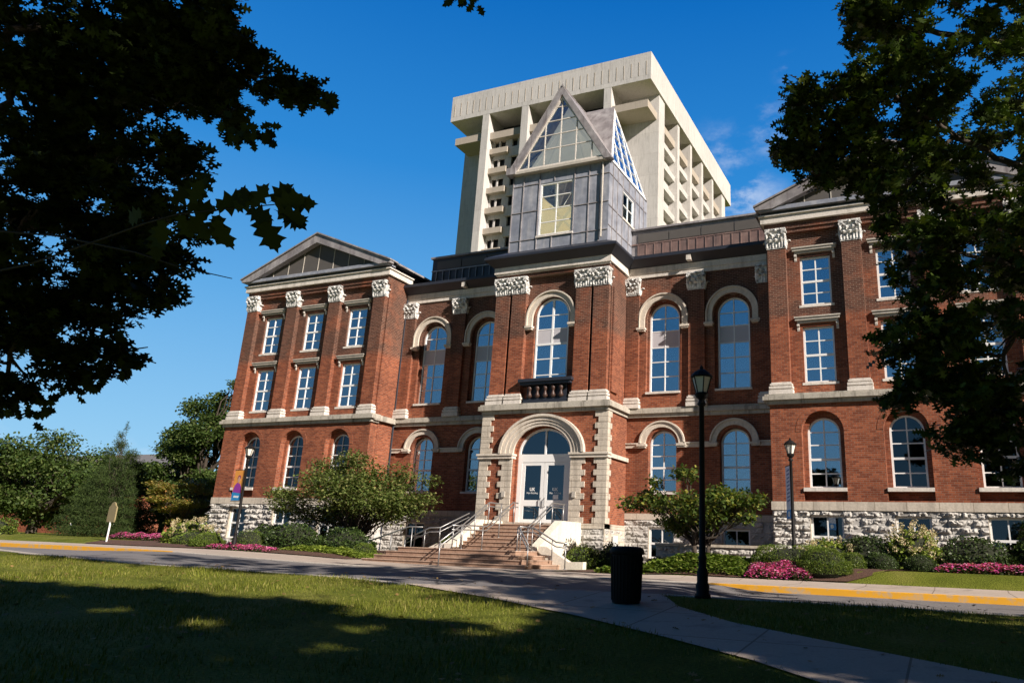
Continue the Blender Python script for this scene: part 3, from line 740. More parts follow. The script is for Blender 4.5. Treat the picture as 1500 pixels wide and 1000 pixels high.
# stone quoins: outer corners
def quoins(xa, sx, wl, ws, z0, z1, yf, n, name='quoin', side=True, yd=.06):
    b = MB(); h = (z1-z0)/n
    for i in range(n):
        w = wl if i % 2 == 0 else ws
        x0, x1 = (xa, xa+w) if sx > 0 else (xa-w, xa)
        b.box(x0, x1, yf-yd, yf+.02, z0+i*h+.006, z0+(i+1)*h-.006)
        if side:
            l = .42 if i % 2 == 0 else .25
            xx = xa if sx > 0 else xa
            (b.box(xx-.05, xx+.02, yf-yd+.001, yf+l, z0+i*h+.006, z0+(i+1)*h-.006) if sx > 0 else b.box(xx-.02, xx+.05, yf-yd+.001, yf+l, z0+i*h+.006, z0+(i+1)*h-.006))
    part(b, name, limestone)
quoins(-3.12, 1, .56, .40, 3.66, 5.44, TY, 7); quoins(3.12, -1, .56, .40, 3.66, 5.44, TY, 7)
quoins(-3.12, 1, .56, .40, .70, 3.42, TY, 11); quoins(3.12, -1, .56, .40, .70, 3.42, TY, 11)
quoins(-1.45, -1, .70, .52, .70, 3.42, TY, 11, side=False); quoins(1.45, 1, .70, .52, .70, 3.42, TY, 11, side=False)
b = MB()
for sx in (-1, 1):
    a, bb = sorted((sx*1.43, sx*3.24)); b.box(a, bb, TY-.14, TY+.24, 3.43, 3.56); b.box(a-.04, bb+.04, TY-.19, TY+.24, 3.562, 3.65)
b.box(3.13, 3.24, TY+.241, RY, 3.46, 3.63); part(b, 'impost_band', surr)
def surround2():
    n = 36
    def band(ao, bo, ai, bi, y0, B):
        p = [(ao*cos(pi-pi*i/n), 3.66+bo*sin(pi*i/n)) for i in range(n+1)]+[(ai*cos(pi*i/n), 3.66+bi*sin(pi*i/n)) for i in range(n+1)]
        B.plate(p, [], y0, TY+.05)
    B = MB(); band(2.12, 1.72, 2.0, 1.61, TY-.22, B); band(1.998, 1.608, 1.80, 1.45, TY-.15, B); band(1.798, 1.448, 1.62, 1.32, TY-.10, B); band(1.618, 1.318, 1.44, 1.20, TY-.06, B)
    return part(B, 'entrance_arch', surr)
surround2()
b = MB(); b.box(-3.12, 3.12, TY-.05, TY+.6, .50, .69); b.box(3.0, 3.16, TY+.6, RY+.02, .50, .69); part(b, 'plinth_course', limestone)
rock_face('stone_base', -3.14, 3.14, -1.2, .498, TY, (), .07); rock_face('stone_base', TY, RY, -1.2, .498, 3.12, (), .07, axis='y')
b = MB(); b.box(-3.1, 3.1, TY+.02, 1.9, -1.2, .49); b.box(3.10, 3.14, TY-.02, RY, -1.2, .49); part(b, 'base_wall', limestone)
b = MB(); b.box(3.2, 3.26, .35, .75, -.55, .25); 
for k in range(6): b.box(3.262, 3.28, .38+k*.06, .41+k*.06, -.5, .2)
part(b, 'louvre_vent', paint)
# belt of centre bay
b = MB(); b.box(-3.2, 3.2, TY-.12, RY, UB+.001, UB+.16); b.box(-3.34, 3.34, TY-.26, RY, UB+.162, BT-.05); b.box(-3.27, 3.27, TY-.2, RY, BT-.048, BT+.03); part(b, 'belt_course', dirtystone)
# upper centre
b = MB(); b.plate([(-3.0, BT), (3.0, BT), (3.0, 12.33), (-3.0, 12.33)], [archpts(.90, 3.10, .9, x=0, z=7.0)], TY+.26, TY+.5)
b.box(-3.0, -2.7, TY+.5, RY+.2, BT, 12.33); b.box(2.7, 3.0, TY+.5, RY+.2, BT, 12.33); b.box(-3.0, 3.0, TY, TY+.258, 12.08, 12.33); b.box(2.7, 3.02, TY+.26, TY+.5, BT, 12.33); part(b, 'wall', brick)
for (a, bb) in ((-2.98, -2.22), (-2.08, -1.32), (1.32, 2.08), (2.22, 2.98)): pilaster(a, bb, TY, TY+.262, BT+.03, 12.08, 11.25)
b = MB(); b.box(2.98, 3.10, -.02, .75, BT+.5, 11.25); part(b, 'pilaster', brick)
window(hall, 0, TY+.36, 7.02, .86, 3.10, .84, rows=(.26, 1.02, 1.72, 2.45, 3.12), thick=(1.72,), panel=(1.72, 2.45), mid=.10, sill=False, blind=[(1.02, 1.7), (2.5, 3.1)])
surround(0, TY+.26, 9.98, 1.30, 1.32, 1.0, 1.02, 9.62, .20)
b = MB(); b.box(-1.31, 1.40, TY-.28, TY+.3, 6.86, 7.0); b.box(-1.25, 1.33, TY-.20, TY+.3, 6.74, 6.858); b.box(-1.1, 1.15, TY-.05, TY+.26, 5.9, 6.12); bl = part(b, 'balcony', gutm)
b = MB()
for k in range(5):
    xx = -.78+k*.40
    b.lathe([(.05, 0), (.13, .10), (.07, .24), (.05, .30), (.07, .36), (.12, .46), (.05, .6)], (xx, TY-.05, 6.13), 10)
b.build('baluster', simple('brown_baluster', (.055, .028, .02), .5), bl, smooth=True)
b = MB(); b.box(-1.0, 1.02, TY+.1, TY+.25, 6.1, 6.75); b.build('recess_panel', gutm, bl)
b = MB(); b.box(-3.10, 3.10, TY-.15, RY, 12.332, 12.64); b.box(-3.04, 3.04, TY-.07, TY-.001, 12.26, 12.33); part(b, 'cornice', trim)
b = MB()   # sloping eave
o_ = [(-3.1, TY-.15, 12.642), (3.1, TY-.15, 12.642), (3.1, RY, 12.642), (-3.1, RY, 12.642), (-3.5, TY-.55, 12.98), (3.5, TY-.55, 12.98), (3.5, RY+.2, 12.98), (-3.5, RY+.2, 12.98), (-3.5, TY-.55, 13.10), (3.5, TY-.55, 13.10), (3.5, RY+.2, 13.10), (-3.5, RY+.2, 13.10), (-2.7, TY+.2, 13.55), (2.7, TY+.2, 13.55), (2.7, RY+.2, 13.55), (-2.7, RY+.2, 13.55)]
b.add(o_, [(4*k+i, 4*k+(i+1) % 4, 4*k+4+(i+1) % 4, 4*k+4+i) for k in range(3) for i in range(4)]+[(12, 13, 14, 15)]); part(b, 'eave', gutm)
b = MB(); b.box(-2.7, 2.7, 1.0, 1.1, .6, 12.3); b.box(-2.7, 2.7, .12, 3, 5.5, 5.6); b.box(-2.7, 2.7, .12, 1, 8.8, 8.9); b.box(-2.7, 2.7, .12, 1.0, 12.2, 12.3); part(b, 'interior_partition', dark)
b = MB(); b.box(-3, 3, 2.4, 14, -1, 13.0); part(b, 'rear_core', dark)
# drainpipes
for (x, y, z0, z1) in ((2.15, TY+.18, BT, 12.3), (-2.15, TY+.18, BT, 12.3), (-10.0, 1.70, -.9, 12.4), (10.0, 1.70, -.9, 12.4)):
    b = MB(); b.tube([(x, y, z0), (x, y, z1)], .05, 8); part(b, 'drainpipe', gutm)
# ---- doors
DY = TY+.33
b = MB()
fr_ = [(-1.34, .62), (1.34, .62), (1.34, 3.66), *[(1.34*cos(pi*i/24), 3.66+1.14*sin(pi*i/24)) for i in range(1, 24)], (-1.34, 3.66)]
fan = lambda s: [(s*.04, 3.64)]+[(s*x, z) for x, z in ([(1.24*cos(pi*i/24), 3.66+1.04*sin(pi*i/24)) for i in range(0, 12)])]+[(s*.04, 4.695)]
b.plate(fr_, [fan(1)[::1], fan(-1)[::-1], [(-1.14, .66), (1.14, .66), (1.14, 3.30), (-1.14, 3.30)]], DY, DY+.1); df = part(b, 'door_frame', paint)
b = MB(); b.plate(fan(1), [], DY+.05, DY+.055); b.plate(fan(-1)[::-1], [], DY+.05, DY+.055); b.build('fanlight', glass2, df)
for s in (-1, 1):
    b = MB(); x0, x1 = sorted((s*.01, s*1.13))
    b.plate([(x0, .67), (x1, .67), (x1, 3.29), (x0, 3.29)], [[(x0+.16, .84), (x1-.16, .84), (x1-.16, 1.40), (x0+.16, 1.40)], [(x0+.16, 1.66), (x1-.16, 1.66), (x1-.16, 3.16), (x0+.16, 3.16)]], DY+.015, DY+.075)
    d = part(b, 'door', paint)
    b = MB(); b.box(x0+.15, x1-.15, DY+.04, DY+.046, .8, 3.2); b.build('pane', glass2, d)
    b = MB(); hx = s*.10; b.tube([(hx, DY+.01, 1.38), (hx, DY-.06, 1.42), (hx, DY-.06, 1.72), (hx, DY+.01, 1.76)], .022, 6); b.build('handle', railm, d)
    for (txt, zz, sz) in (('UK', 2.06, .19), ('Main Building', 1.93, .105)):
        cu = bpy.data.curves.new('lettering', 'FONT'); cu.body = txt; cu.size = sz; cu.align_x = 'CENTER'; cu.extrude = .001
        if txt == 'UK': cu.offset = .006
        to = bpy.data.objects.new('lettering', cu); COL.objects.link(to)
        me = to.to_mesh().copy(); bpy.data.objects.remove(to)
        link('lettering', me, paint, d, (x0/2+x1/2, DY+.035, zz)).rotation_euler = (pi/2, 0, 0)
    if s > 0: b = MB(); b.box(.48, .74, DY+.034, DY+.038, 1.70, 1.89); b.build('notice', blindm, d)
b = MB(); b.box(-1.3, 1.3, TY+.9, TY+.92, .5, 5.0); part(b, 'interior_partition', dark)
b = MB(); b.box(1.62, 1.78, TY-.14, TY-.07, 1.75, 2.0); b.box(-1.85, -1.68, TY-.14, TY-.07, 1.75, 2.0); part(b, 'wall_intercom', hoodm)
# ---- lantern
LY = -.08; LX = 2.68; L0, L1 = 13.35, 17.82; LB = 4.95; AP = 22.35
b = MB(); b.plate([(-LX, L0), (LX, L0), (LX, L1), (-LX, L1)], [[(-1.08, 14.28), (.76, 14.28), (.76, 17.12), (-1.08, 17.12)]], LY, LY+.15)
My = lambda x: Matrix(((0, 1, 0, x), (1, 0, 0, 0), (0, 0, 1, 0), (0, 0, 0, 1)))
b.plate([(LY+.152, L0), (LB, L0), (LB, L1), (LY+.152, L1)], [[(1.72, 15.5), (3.2, 15.5), (3.2, 17.0), (1.72, 17.0)]], -.15, 0, My(LX))
b.box(-LX, -LX+.15, LY+.152, LB, L0, L1); b.box(-LX, LX, LB, LB+.15, L0, L1)
lan = part(b, 'lantern', lead)
b = MB(); xs_ = [-2.66, -2.05, -1.14, .82, 1.62, 2.20]
for x in xs_: b.box(x-.022, x+.022, LY-.04, LY-.001, L0, L1)
for x in (-.30,): b.box(x-.022, x+.022, LY-.04, LY-.001, 17.2, L1); b.box(x-.022, x+.022, LY-.04, LY-.001, L0, 14.2)
for (xa, xb, zz) in ((-LX, -1.14, 15.68), (-LX, -1.14, 17.16), (.82, LX, 15.62), (.82, LX, 17.12), (-LX, LX, 14.16)): b.box(xa, xb, LY-.035, LY-.002, zz-.018, zz+.018)
for y in (.35, .95, 1.62, 3.3, 3.95, 4.55): b.box(LX+.001, LX+.035, y-.02, y+.02, L0, L1)
for y in (2.45,): b.box(LX+.001, LX+.035, y-.02, y+.02, 17.1, L1); b.box(LX+.001, LX+.035, y-.02, y+.02, L0, 15.4)
for zz in (14.4, 15.42, 17.1): b.box(LX+.002, LX+.03, LY, LB, zz-.018, zz+.018)
b.build('standing_seam', leadr, lan)
b = MB(); b.tube([(2.36, LY-.10, L1-.1), (2.36, LY-.10, 13.75)], .05, 8); b.build('downpipe', hoodm, lan)
window(hall, -.16, LY+.03, 14.28, .92, 2.84, rows=(.72, 1.42, 2.12), gl=glass3, fr=.08, sillw=.10)
w_ = window(hall, LX-.03, 2.46, 15.5, .74, 1.5, rows=(.75,), sillw=.08); w_.rotation_euler = (0, 0, pi/2)
# gable front
GY = -.40
gab = MB(); hb = 2.86
gab.plate([(-hb, L1-.05), (-hb+.36, L1-.05), (0, AP-.46), (hb-.36, L1-.05), (hb, L1-.05), (0, AP)], [], GY, LY+.1)
gab.box(-hb-.1, -hb+.45, GY-.03, LY+.1, L1-.06, L1+.32)
rk = part(gab, 'gable_rake', leadr)
b = MB(); b.plate([(-hb+.33, L1+.0), (hb-.33, L1), (0, AP-.44)], [[(-hb+.54, L1+.20), (hb-.54, L1+.20), (0, AP-.70)]], GY+.10, GY+.2)
slope = (AP-.70-L1-.20)/(hb-.54)
for k in range(-2, 3):
    x = k*.88; b.box(x-.026, x+.026, GY+.11, GY+.18, L1+.2, AP-.67-abs(x)*slope)
for zz in (18.92, 19.70, 20.48, 21.24): 
    x = (AP-.68-zz)/slope
    if x > 0: b.box(-x, x, GY+.115, GY+.175, zz-.024, zz+.024)
gf = part(b, 'gable_window', trim)
b = MB(); b.plate([(-hb+.45, L1+.1), (hb-.45, L1+.1), (0, AP-.6)], [], GY+.14, GY+.145); b.build('pane', glass3, gf)
b = MB(); b.box(-hb+.3, hb-.3, GY+.02, LY+.1, L1-.08, L1+.06); part(b, 'gable_sill', hoodm)
# roof of lantern: front gable roof running back, side gable with inward leaning glazing
C = (LY+LB)/2; SX = 1.72; th = .06
b = MB()
def slab(q, B, t=.07):
    q = [Vector(v) for v in q]; n = (q[1]-q[0]).cross(q[2]-q[0]).normalized()*t
    m = len(q); B.add(q+[v-n for v in q], [tuple(range(m)), tuple(range(2*m-1, m-1, -1))]+[(i, (i+1) % m, m+(i+1) % m, m+i) for i in range(m)])
V0, A0, A1, Cn = (0, GY, AP+.03), (0, GY, AP), (0, C, AP), (LX+.05, LY, L1)
for s in (-1, 1):
    slab([(0, GY, AP+.03), (s*(hb+.05), GY, L1-.08), (s*(hb+.05), LY, L1-.03), (0, C, AP+.03)], b)
    slab([(0, C, AP), (s*SX, C, AP), (s*(LX+.06), LY, L1)], b)
    slab([(0, C, AP), (s*SX, C, AP), (s*(LX+.06), LB, L1)], b)
    slab([(0, C, AP), (s*(LX+.06), LB, L1), (0, LB+.2, AP)], b)
part(b, 'lantern_roof', leadr)
b = MB(); b.tube([(0, GY-.03, AP+.02), (0, C, AP+.04)], .06, 6); b.tube([(0, C, AP+.03), (SX, C, AP+.03)], .05, 6); b.tube([(0, GY+.02, AP), (0, GY+.02, AP+.28)], [.03, .008], 6)
part(b, 'ridge_cap', leadr)
for s in (1, -1):
    T = [Vector((s*SX, C, AP)), Vector((s*(LX+.05), LY+.02, L1)), Vector((s*(LX+.05), LB, L1))]
    cg = (T[0]+T[1]+T[2])/3
    def lerp_in(f): return [cg+(t-cg)*f for t in T]
    In = lerp_in(.86)
    b = MB(); n = (T[1]-T[0]).cross(T[2]-T[0]).normalized()*(-.08)*s
    q = T+In; b.add(q+[v+n for v in q], [(0, 1, 4, 3), (1, 2, 5, 4), (2, 0, 3, 5), (6, 9, 10, 7), (7, 10, 11, 8), (8, 11, 9, 6), (3, 4, 10, 9), (4, 5, 11, 10), (5, 3, 9, 11)])
    for k in range(1, 5):
        f = k/5; a = In[1].lerp(In[2], f); top = In[0].lerp(In[1], abs(0)) if 0 else None
        # vertical muntin from base point up to rake
        g = 1-abs(2*f-1); c0 = (In[1]+In[2])/2; e = In[0]-c0
        b.tube([a, a+e*g], .02, 4)
    for k in range(1, 6):
        f = k/6; b.tube([In[1].lerp(In[0], f), In[2].lerp(In[0], f)], .02, 4)
    sg = part(b, 'side_gable_window', paint)
    b = MB(); b.add([v+n*.3 for v in In], [(0, 1, 2)]); b.build('pane', glass, sg, fixn=False)
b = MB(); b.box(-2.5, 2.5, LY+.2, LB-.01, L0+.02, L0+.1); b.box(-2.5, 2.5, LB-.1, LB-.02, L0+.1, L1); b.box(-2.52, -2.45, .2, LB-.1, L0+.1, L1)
b.box(-2.4, 2.4, 1.6, 1.7, L0+.1, 16.6); b.tube([(-1.2, .9, 14.2), (.9, .9, 16.9)], .12, 6); b.tube([(.9, .9, 14.2), (-1.0, .9, 16.3)], .08, 6); part(b, 'glowing_lantern_interior', glowroom)
b = MB(); b.plate([(-2.6, L1), (2.6, L1), (0, AP-.2)], [], LB-.05, LB+.02); part(b, 'lantern_back_gable', leadr)
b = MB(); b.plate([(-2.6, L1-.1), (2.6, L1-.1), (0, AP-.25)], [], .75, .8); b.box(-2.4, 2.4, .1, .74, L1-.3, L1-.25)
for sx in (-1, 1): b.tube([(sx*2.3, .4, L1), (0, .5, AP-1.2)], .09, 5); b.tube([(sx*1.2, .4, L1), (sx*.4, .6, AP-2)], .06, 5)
part(b, 'glowing_loft_backdrop', glowloft)  # backdrop added behind the gable, brightened by its own glow

# ------------------------------------------------------------------ entrance steps
st = empty('entrance_steps', 'broad brown stone steps with pale cheek walls climbing to the arched entrance', 'steps', (0, -4, -1.05))
def sp(b, name, mat, **k):
    o = b.build(name, mat, None, **k); o.parent = st; o.matrix_parent_inverse = Matrix.Translation((0, 4, 1.05)); return o
b = MB(); b.box(-1.72, 1.72, -2.0, TY-.02, -1.1, .56); b.box(-1.3, 1.3, TY-.02, DY+.1, .3, .62)
for k in range(7): b.box(-1.72, 1.72, -2.0-.28*(k+1), -2.0-.28*k-.0005, -1.1, .56-.146*(k+1))
sp(b, 'upper_flight', stairm)
b = MB()
for k in range(7): b.box(-1.72, 1.72, -2.03-.28*k, -2.0-.28*k-.001, .53-.146*k, .563-.146*k)
sp(b, 'nosing', nosem)
b = MB()
for k in range(4):
    hw = 2.1+.3*k; b.box(-hw-.9, hw, -5.85-.3*k, -3.97+.0007*k, -1.12, -.47-.148*k+.0)
sp(b, 'lower_flight', stairm)
b = MB()
for k in range(4):
    hw = 2.1+.3*k; b.box(-hw-.9, hw+.02, -5.88-.3*k, -5.82-.3*k, -.50-.148*k, -.467-.148*k); b.box(hw-.04, hw+.02, -5.82-.3*k, -3.97, -.50-.148*k, -.467-.148*k)
sp(b, 'nosing', nosem)
Mx_ = lambda: Matrix(((0, 1, 0, 0), (1, 0, 0, 0), (0, 0, 1, 0), (0, 0, 0, 1)))
for (xa, xb) in ((-2.08, -1.73), (1.73, 2.08)):
    b = MB(); b.plate([(TY-.02, -1.1), (TY-.02, .72), (-2.2, .72), (-4.05, -.28), (-4.2, -.30), (-4.2, -1.1)], [], xa, xb, Mx_()); sp(b, 'cheek_wall', cheekm)
b = MB(); b.plate([(2.09, -1.1), (3.95, -1.1), (3.95, -.78), (3.35, -.80), (2.45, -.30), (2.09, -.28)], [], -4.15, -3.85); sp(b, 'cheek_wall', cheekm)
b = MB(); b.plate([(-2.09, -1.1), (-2.09, -.28), (-2.45, -.30), (-3.9, -.9), (-3.9, -1.1)], [], -4.15, -3.85); sp(b, 'cheek_wall', cheekm)
# handrails
def stepz(x, y):
    if y > -2.0: return .56
    if y > -3.96: return .56-.146*math.ceil((-2.0-y)/.28-1e-6) 
    for k in range(4):
        if y > -5.85-.3*k and abs(x) < 2.1+.3*k: return -.47-.148*k
    return -1.05
def handrail(pts, posts, label, double=True, r=.028, mat=None):
    t = empty('handrail', label, 'handrail', (pts[0][0], pts[0][1], stepz(*pts[0][:2])), 0, 'handrails of the entrance steps')
    inv = Matrix.Translation(t.location).inverted(); mat = mat or railm
    def add(b, nm): o = b.build(nm, mat, t, smooth=True); o.matrix_parent_inverse = inv
    b = MB(); b.tube(pts, r, 8); add(b, 'rail')
    if double: b = MB(); b.tube([(x, y, z-.16) for x, y, z in pts], r*.8, 8); add(b, 'lower_rail')
    for (x, y, z, zf) in posts:
        b = MB(); b.tube([(x, y, zf), (x, y, z)], r*.85, 8); b.lathe([(.05, 0), (.05, .02)], (x, y, zf-.01), 8); add(b, 'post')
hz = .86
def along(x):
    return [(x, -1.35, .56+hz), (x, -2.0, .56+hz), (x, -3.95, -.47+hz), (x, -4.5, -.47+hz)]
handrail([(-1.50, -.9, .56+hz), *along(-1.50)[1:3], (-1.50, -4.6, -.47+hz)], [(-1.5, -1.0, 1.42, .56), (-1.5, -2.0, 1.42, .56), (-1.5, -3.0, .92, .0), (-1.5, -3.95, .39, -.47), (-1.5, -4.5, .39, -.47)], 'steel handrail beside the left cheek wall of the upper steps')
handrail([(-.35, -1.6, .56+hz), (-.35, -2.0, .56+hz), (-.35, -3.95, -.47+hz), (-.35, -5.7, -.47+hz-.02), (-.35, -7.0, -1.05+.8)], [(-.35, -1.9, 1.42, .56), (-.35, -3.0, .92, .0), (-.35, -4.2, .38, -.47), (-.35, -5.6, .38, -.47), (-.35, -6.95, -.22, -1.05)], 'long steel double handrail down the middle of the steps')
handrail([(1.50, -.9, .56+hz), *along(1.50)[1:3], (1.50, -4.6, -.47+hz)], [(1.5, -1.0, 1.42, .56), (1.5, -2.0, 1.42, .56), (1.5, -3.0, .92, .0), (1.5, -3.95, .39, -.47), (1.5, -4.5, .39, -.47)], 'steel handrail beside the right cheek wall of the upper steps')
handrail([(1.75, -4.5, .36), (2.05, -4.5, .36), (3.0, -4.5, -.12), (3.45, -4.5, -.16)], [(2.0, -4.5, .36, -.47), (2.85, -4.5, -.05, -.75), (3.4, -4.5, -.16, -1.05)], 'short steel handrail down the right return of the lower steps')
handrail([(2.0, -5.6, .34), (2.15, -5.75, .30), (3.0, -6.6, -.25)], [(2.0, -5.6, .34, -.47), (3.0, -6.6, -.25, -.95)], 'short steel handrail at the front right corner of the lower steps')
handrail([(-5.6, -4.6, -.35), (-3.75, -4.3, .30), (-3.1, -4.3, .30)], [(-3.6, -4.3, .30, -.95), (-4.5, -4.42, 0, -.95), (-5.5, -4.58, -.33, -.95)], 'single steel handrail left of the steps beside the boxwood balls', double=False)
handrail([(-2.2, -2.4, .95), (-2.4, -4.1, .30), (-2.9, -4.1, .28), (-3.9, -4.3, -.2)], [(-2.4, -4.1, .3, -.3), (-3.1, -4.12, .18, -.6), (-3.9, -4.3, -.2, -1.0)], 'steel double handrail outside the left cheek wall')

# ------------------------------------------------------------------ office tower
ot = empty('office_tower', 'tall pale concrete office tower with deep fins and grooved crown behind the hall', 'building', (-48, 110, 0))
def opart(b, name, mat, parent=None):
    o = b.build(name, mat, parent or ot)
    if parent is None: o.matrix_parent_inverse = Matrix.Translation((48, -110, 0))
    return o
OX0, OX1, OYF, OYB = -69.7, -26.3, 82.4, 140.0; ZT, ZF = 87.5, 81.75
b = MB(); b.box(OX0, OX1, OYF, OYB, ZF, ZT); crown = opart(b, 'crown', conc)
b = MB(); k = 0; x = OX0+.8
while x < OX1-.4:
    b.box(x-.06, x+.06, OYF-.05, OYF-.002, 82.8, 85.7); x += 1.49
b.build('groove', concs, crown)
BX0, BX1, BY = -69.3, -26.6, 87.8
FR = [(-69.3, -62.6), (-34.6, -26.6)]
b = MB()
for a, c in FR: b.box(a, c, BY, BY+3.2, 0, ZF-.01)
b.box(-69.3, -66, BY+3.2, OYB-3, 0, ZF-.01); opart(b, 'corner_wall', conc)
fins = [-61.2, -52.3, -43.5, -34.8]
for x in fins:
    b = MB(); b.box(x-.75, x+.75, OYF+.02, BY+.2, 0, ZF-.01); opart(b, 'fin', conc)
yf_ = [(87.8, 91.0), (98.9, 100.2), (107.3, 108.6), (115.6, 116.9), (123.9, 125.2), (132.4, 135.5)]
for a, c in yf_[1:]:
    b = MB(); b.box(-31.5, BX1, a, c, 0, ZF-.01); opart(b, 'fin', conc)
b = MB(); b.box(-68.4, -62, OYF+.5, BY, 76.4, 77.9); 
b.box(-60.4, -53.1, OYF+.9, BY, 76.4, 77.9); b.box(-51.5, -44.3, OYF+.9, BY, 76.4, 77.9); b.box(-42.7, -35.6, OYF+.9, BY, 76.4, 77.9); b.box(-34.0, -27.0, OYF+.5, BY-.0, 76.4, 77.9)
opart(b, 'balcony_slab', concs)
b = MB(); b.box(-62, -35, 88.2, 89, 0, ZF-.02); b.box(-31.6, -31.2, 91, 133, 0, ZF-.02); b.box(-66, -31.65, 89.2, OYB-3.1, 0, ZF-.02); opart(b, 'recessed_glazing', dark)
bays = [(-60.45, -53.05), (-51.55, -44.25), (-42.75, -35.55)]
for n in range(14):
    zt = 74.35-n*4.25
    for a, c in bays:
        wv = (c-a); md = a+wv*.54
        b = MB(); b.box(a, md, 83.5, 84.6, zt-1.15, zt); opart(b, 'spandrel', concs)
        b = MB(); b.box(md, c, 84.2, 84.8, zt-1.9, zt+.15); b.box(a, md, 84.62, 84.9, zt-2.0, zt+.1)
        for (p, q) in ((0, .05), (.19, .235), (.40, .60), (.76, .80), (.95, 1.0)): b.box(a+wv*p, a+wv*q, 84.62, 85.1, zt+.152, zt+2.249)
        opart(b, 'window_wall', conc)
    for (a, c), (a2, c2) in zip(yf_, yf_[1:]):
        b = MB(); L_ = a2-c
        b.box(-28.4, -27.2, c, a2, zt-1.2, zt+.0); opart(b, 'spandrel', conc)
        b = MB(); b.box(-28.8, -28.42, c, a2, zt-2.2, zt+.3)
        for (p, q) in ((0, .12), (.34, .42), (.64, 1.0)): b.box(-28.8, -28.42, c+L_*p, c+L_*q, zt+.302, zt+2.04)
        opart(b, 'window_wall', conc)
b = MB(); b.box(-62, -35, 85.3, 85.6, 0, 76.3); b.box(-29.6, -29.2, 91, 133, 0, 76.3); opart(b, 'dark_glazing', dark)
for (a, c), (a2, c2) in zip(yf_, yf_[1:]):
    b = MB(); b.box(-30, -27.2, c, a2, 76.4, 77.9); opart(b, 'balcony_slab', concs)

def house(x0, x1, y, d, h, roof, wm, rm, label, name='brick_house', nw=5, dz=-1.0, hip=True):
    t = empty(name, label, 'building', ((x0+x1)/2, y, dz)); L = (x1-x0)/2
    b = MB(); hs_ = []
    for fl in range(max(1, int(h//3.2))):
        for k in range(nw):
            c = -L+(k+.5)*2*L/nw; z = 1.0+fl*3.2; hs_.append([(c-.6, z), (c+.6, z), (c+.6, z+1.6), (c-.6, z+1.6)])
    b.plate([(-L, 0), (L, 0), (L, h), (-L, h)], hs_, 0, .3); b.box(-L, -L+.3, .301, d, 0, h); b.box(L-.3, L, .301, d, 0, h); b.box(-L, L, d, d+.3, 0, h); b.build('wall', wm, t)
    for q in hs_: b = MB(); b.plate(q, [[(q[0][0]+.08, q[0][1]+.08), (q[1][0]-.08, q[0][1]+.08), (q[1][0]-.08, q[2][1]-.08), (q[0][0]+.08, q[2][1]-.08)]], .1, .2); b.box(q[0][0], q[1][0], .12, .18, q[0][1]+.75, q[0][1]+.83); w = b.build('window', paint, t); b = MB(); b.plate(q, [], .21, .22); b.build('pane', glass2, w)
    b = MB(); e = .5; i = 3 if hip else .0
    b.add([(-L-e, -e, h), (L+e, -e, h), (L+e, d+e, h), (-L-e, d+e, h), (-L+i, d/2, h+roof), (L-i, d/2, h+roof)], [(0, 1, 5, 4), (1, 2, 5), (2, 3, 4, 5), (3, 0, 4), (0, 3, 2, 1)]); b.build('roof', rm, t)
    b = MB(); b.box(-L-e-.05, L+e+.05, -e-.05, -e+.1, h-.15, h+.1); b.build('fascia', paint, t)
slate = simple('slate_roof', (.16, .155, .16), .7, 0, .2); stucco = simple('pale_wall', (.55, .52, .47), .8, 0, .1)
house(-112, -72, 34, 12, 6.6, 4.2, brick, slate, 'low red brick house with grey roof half hidden behind the far left trees')
house(-68, -50, 38, 10, 3.3, 1.6, stucco, slate, 'pale house glimpsed between the conifer and the yellowing tree', 'pale_house', 4)
# ------------------------------------------------------------------ street lamps, bin, marker
def lamp(x, y, H, label, banner=None, rz=0):
    z = gz(x, y)
    t = empty('street_lamp', label, 'street lamp', (x, y, z), rz, 'black lantern street lamps in front of the hall')
    b = MB(); h = H-.62
    b.lathe([(.14, 0), (.14, .06), (.11, .09), (.12, .2), (.095, .26), (.10, .42), (.07, .50), (.065, .62), (.08, .66), (.058, .70), (.046, h-.12), (.085, h-.08), (.06, h-.04), (.05, h)], n=14); b.build('post', iron, t, smooth=True)
    b = MB(); b.lathe([(.05, 0), (.10, .04), (.13, .10), (.11, .13)], (0, 0, h), 12)
    for k in range(6):
        a = 2*pi*k/6; b.tube([(.10*cos(a), .10*sin(a), h+.12), (.185*cos(a), .185*sin(a), h+.42)], .011, 4)
    b.lathe([(.20, 0), (.215, .02), (.14, .10), (.08, .14), (.03, .17), (.035, .2), (.0, .24)], (0, 0, h+.41), 12)
    hd = b.build('lantern_frame', iron, t)
    b = MB(); b.lathe([(.095, 0), (.175, .28)], (0, 0, h+.13), 6); b.build('lamp_glass', lampg, hd)
    if banner: banner(t, h)
    return t
lampg = simple('frosted_lamp_glass', (.72, .70, .62), .3, 0, .08)
def flat(b, name, col, parent): 
    m = MATS.get('print_'+name) or simple('print_'+name, col, .6, 0, .05)
    return b.build(name, m, parent)
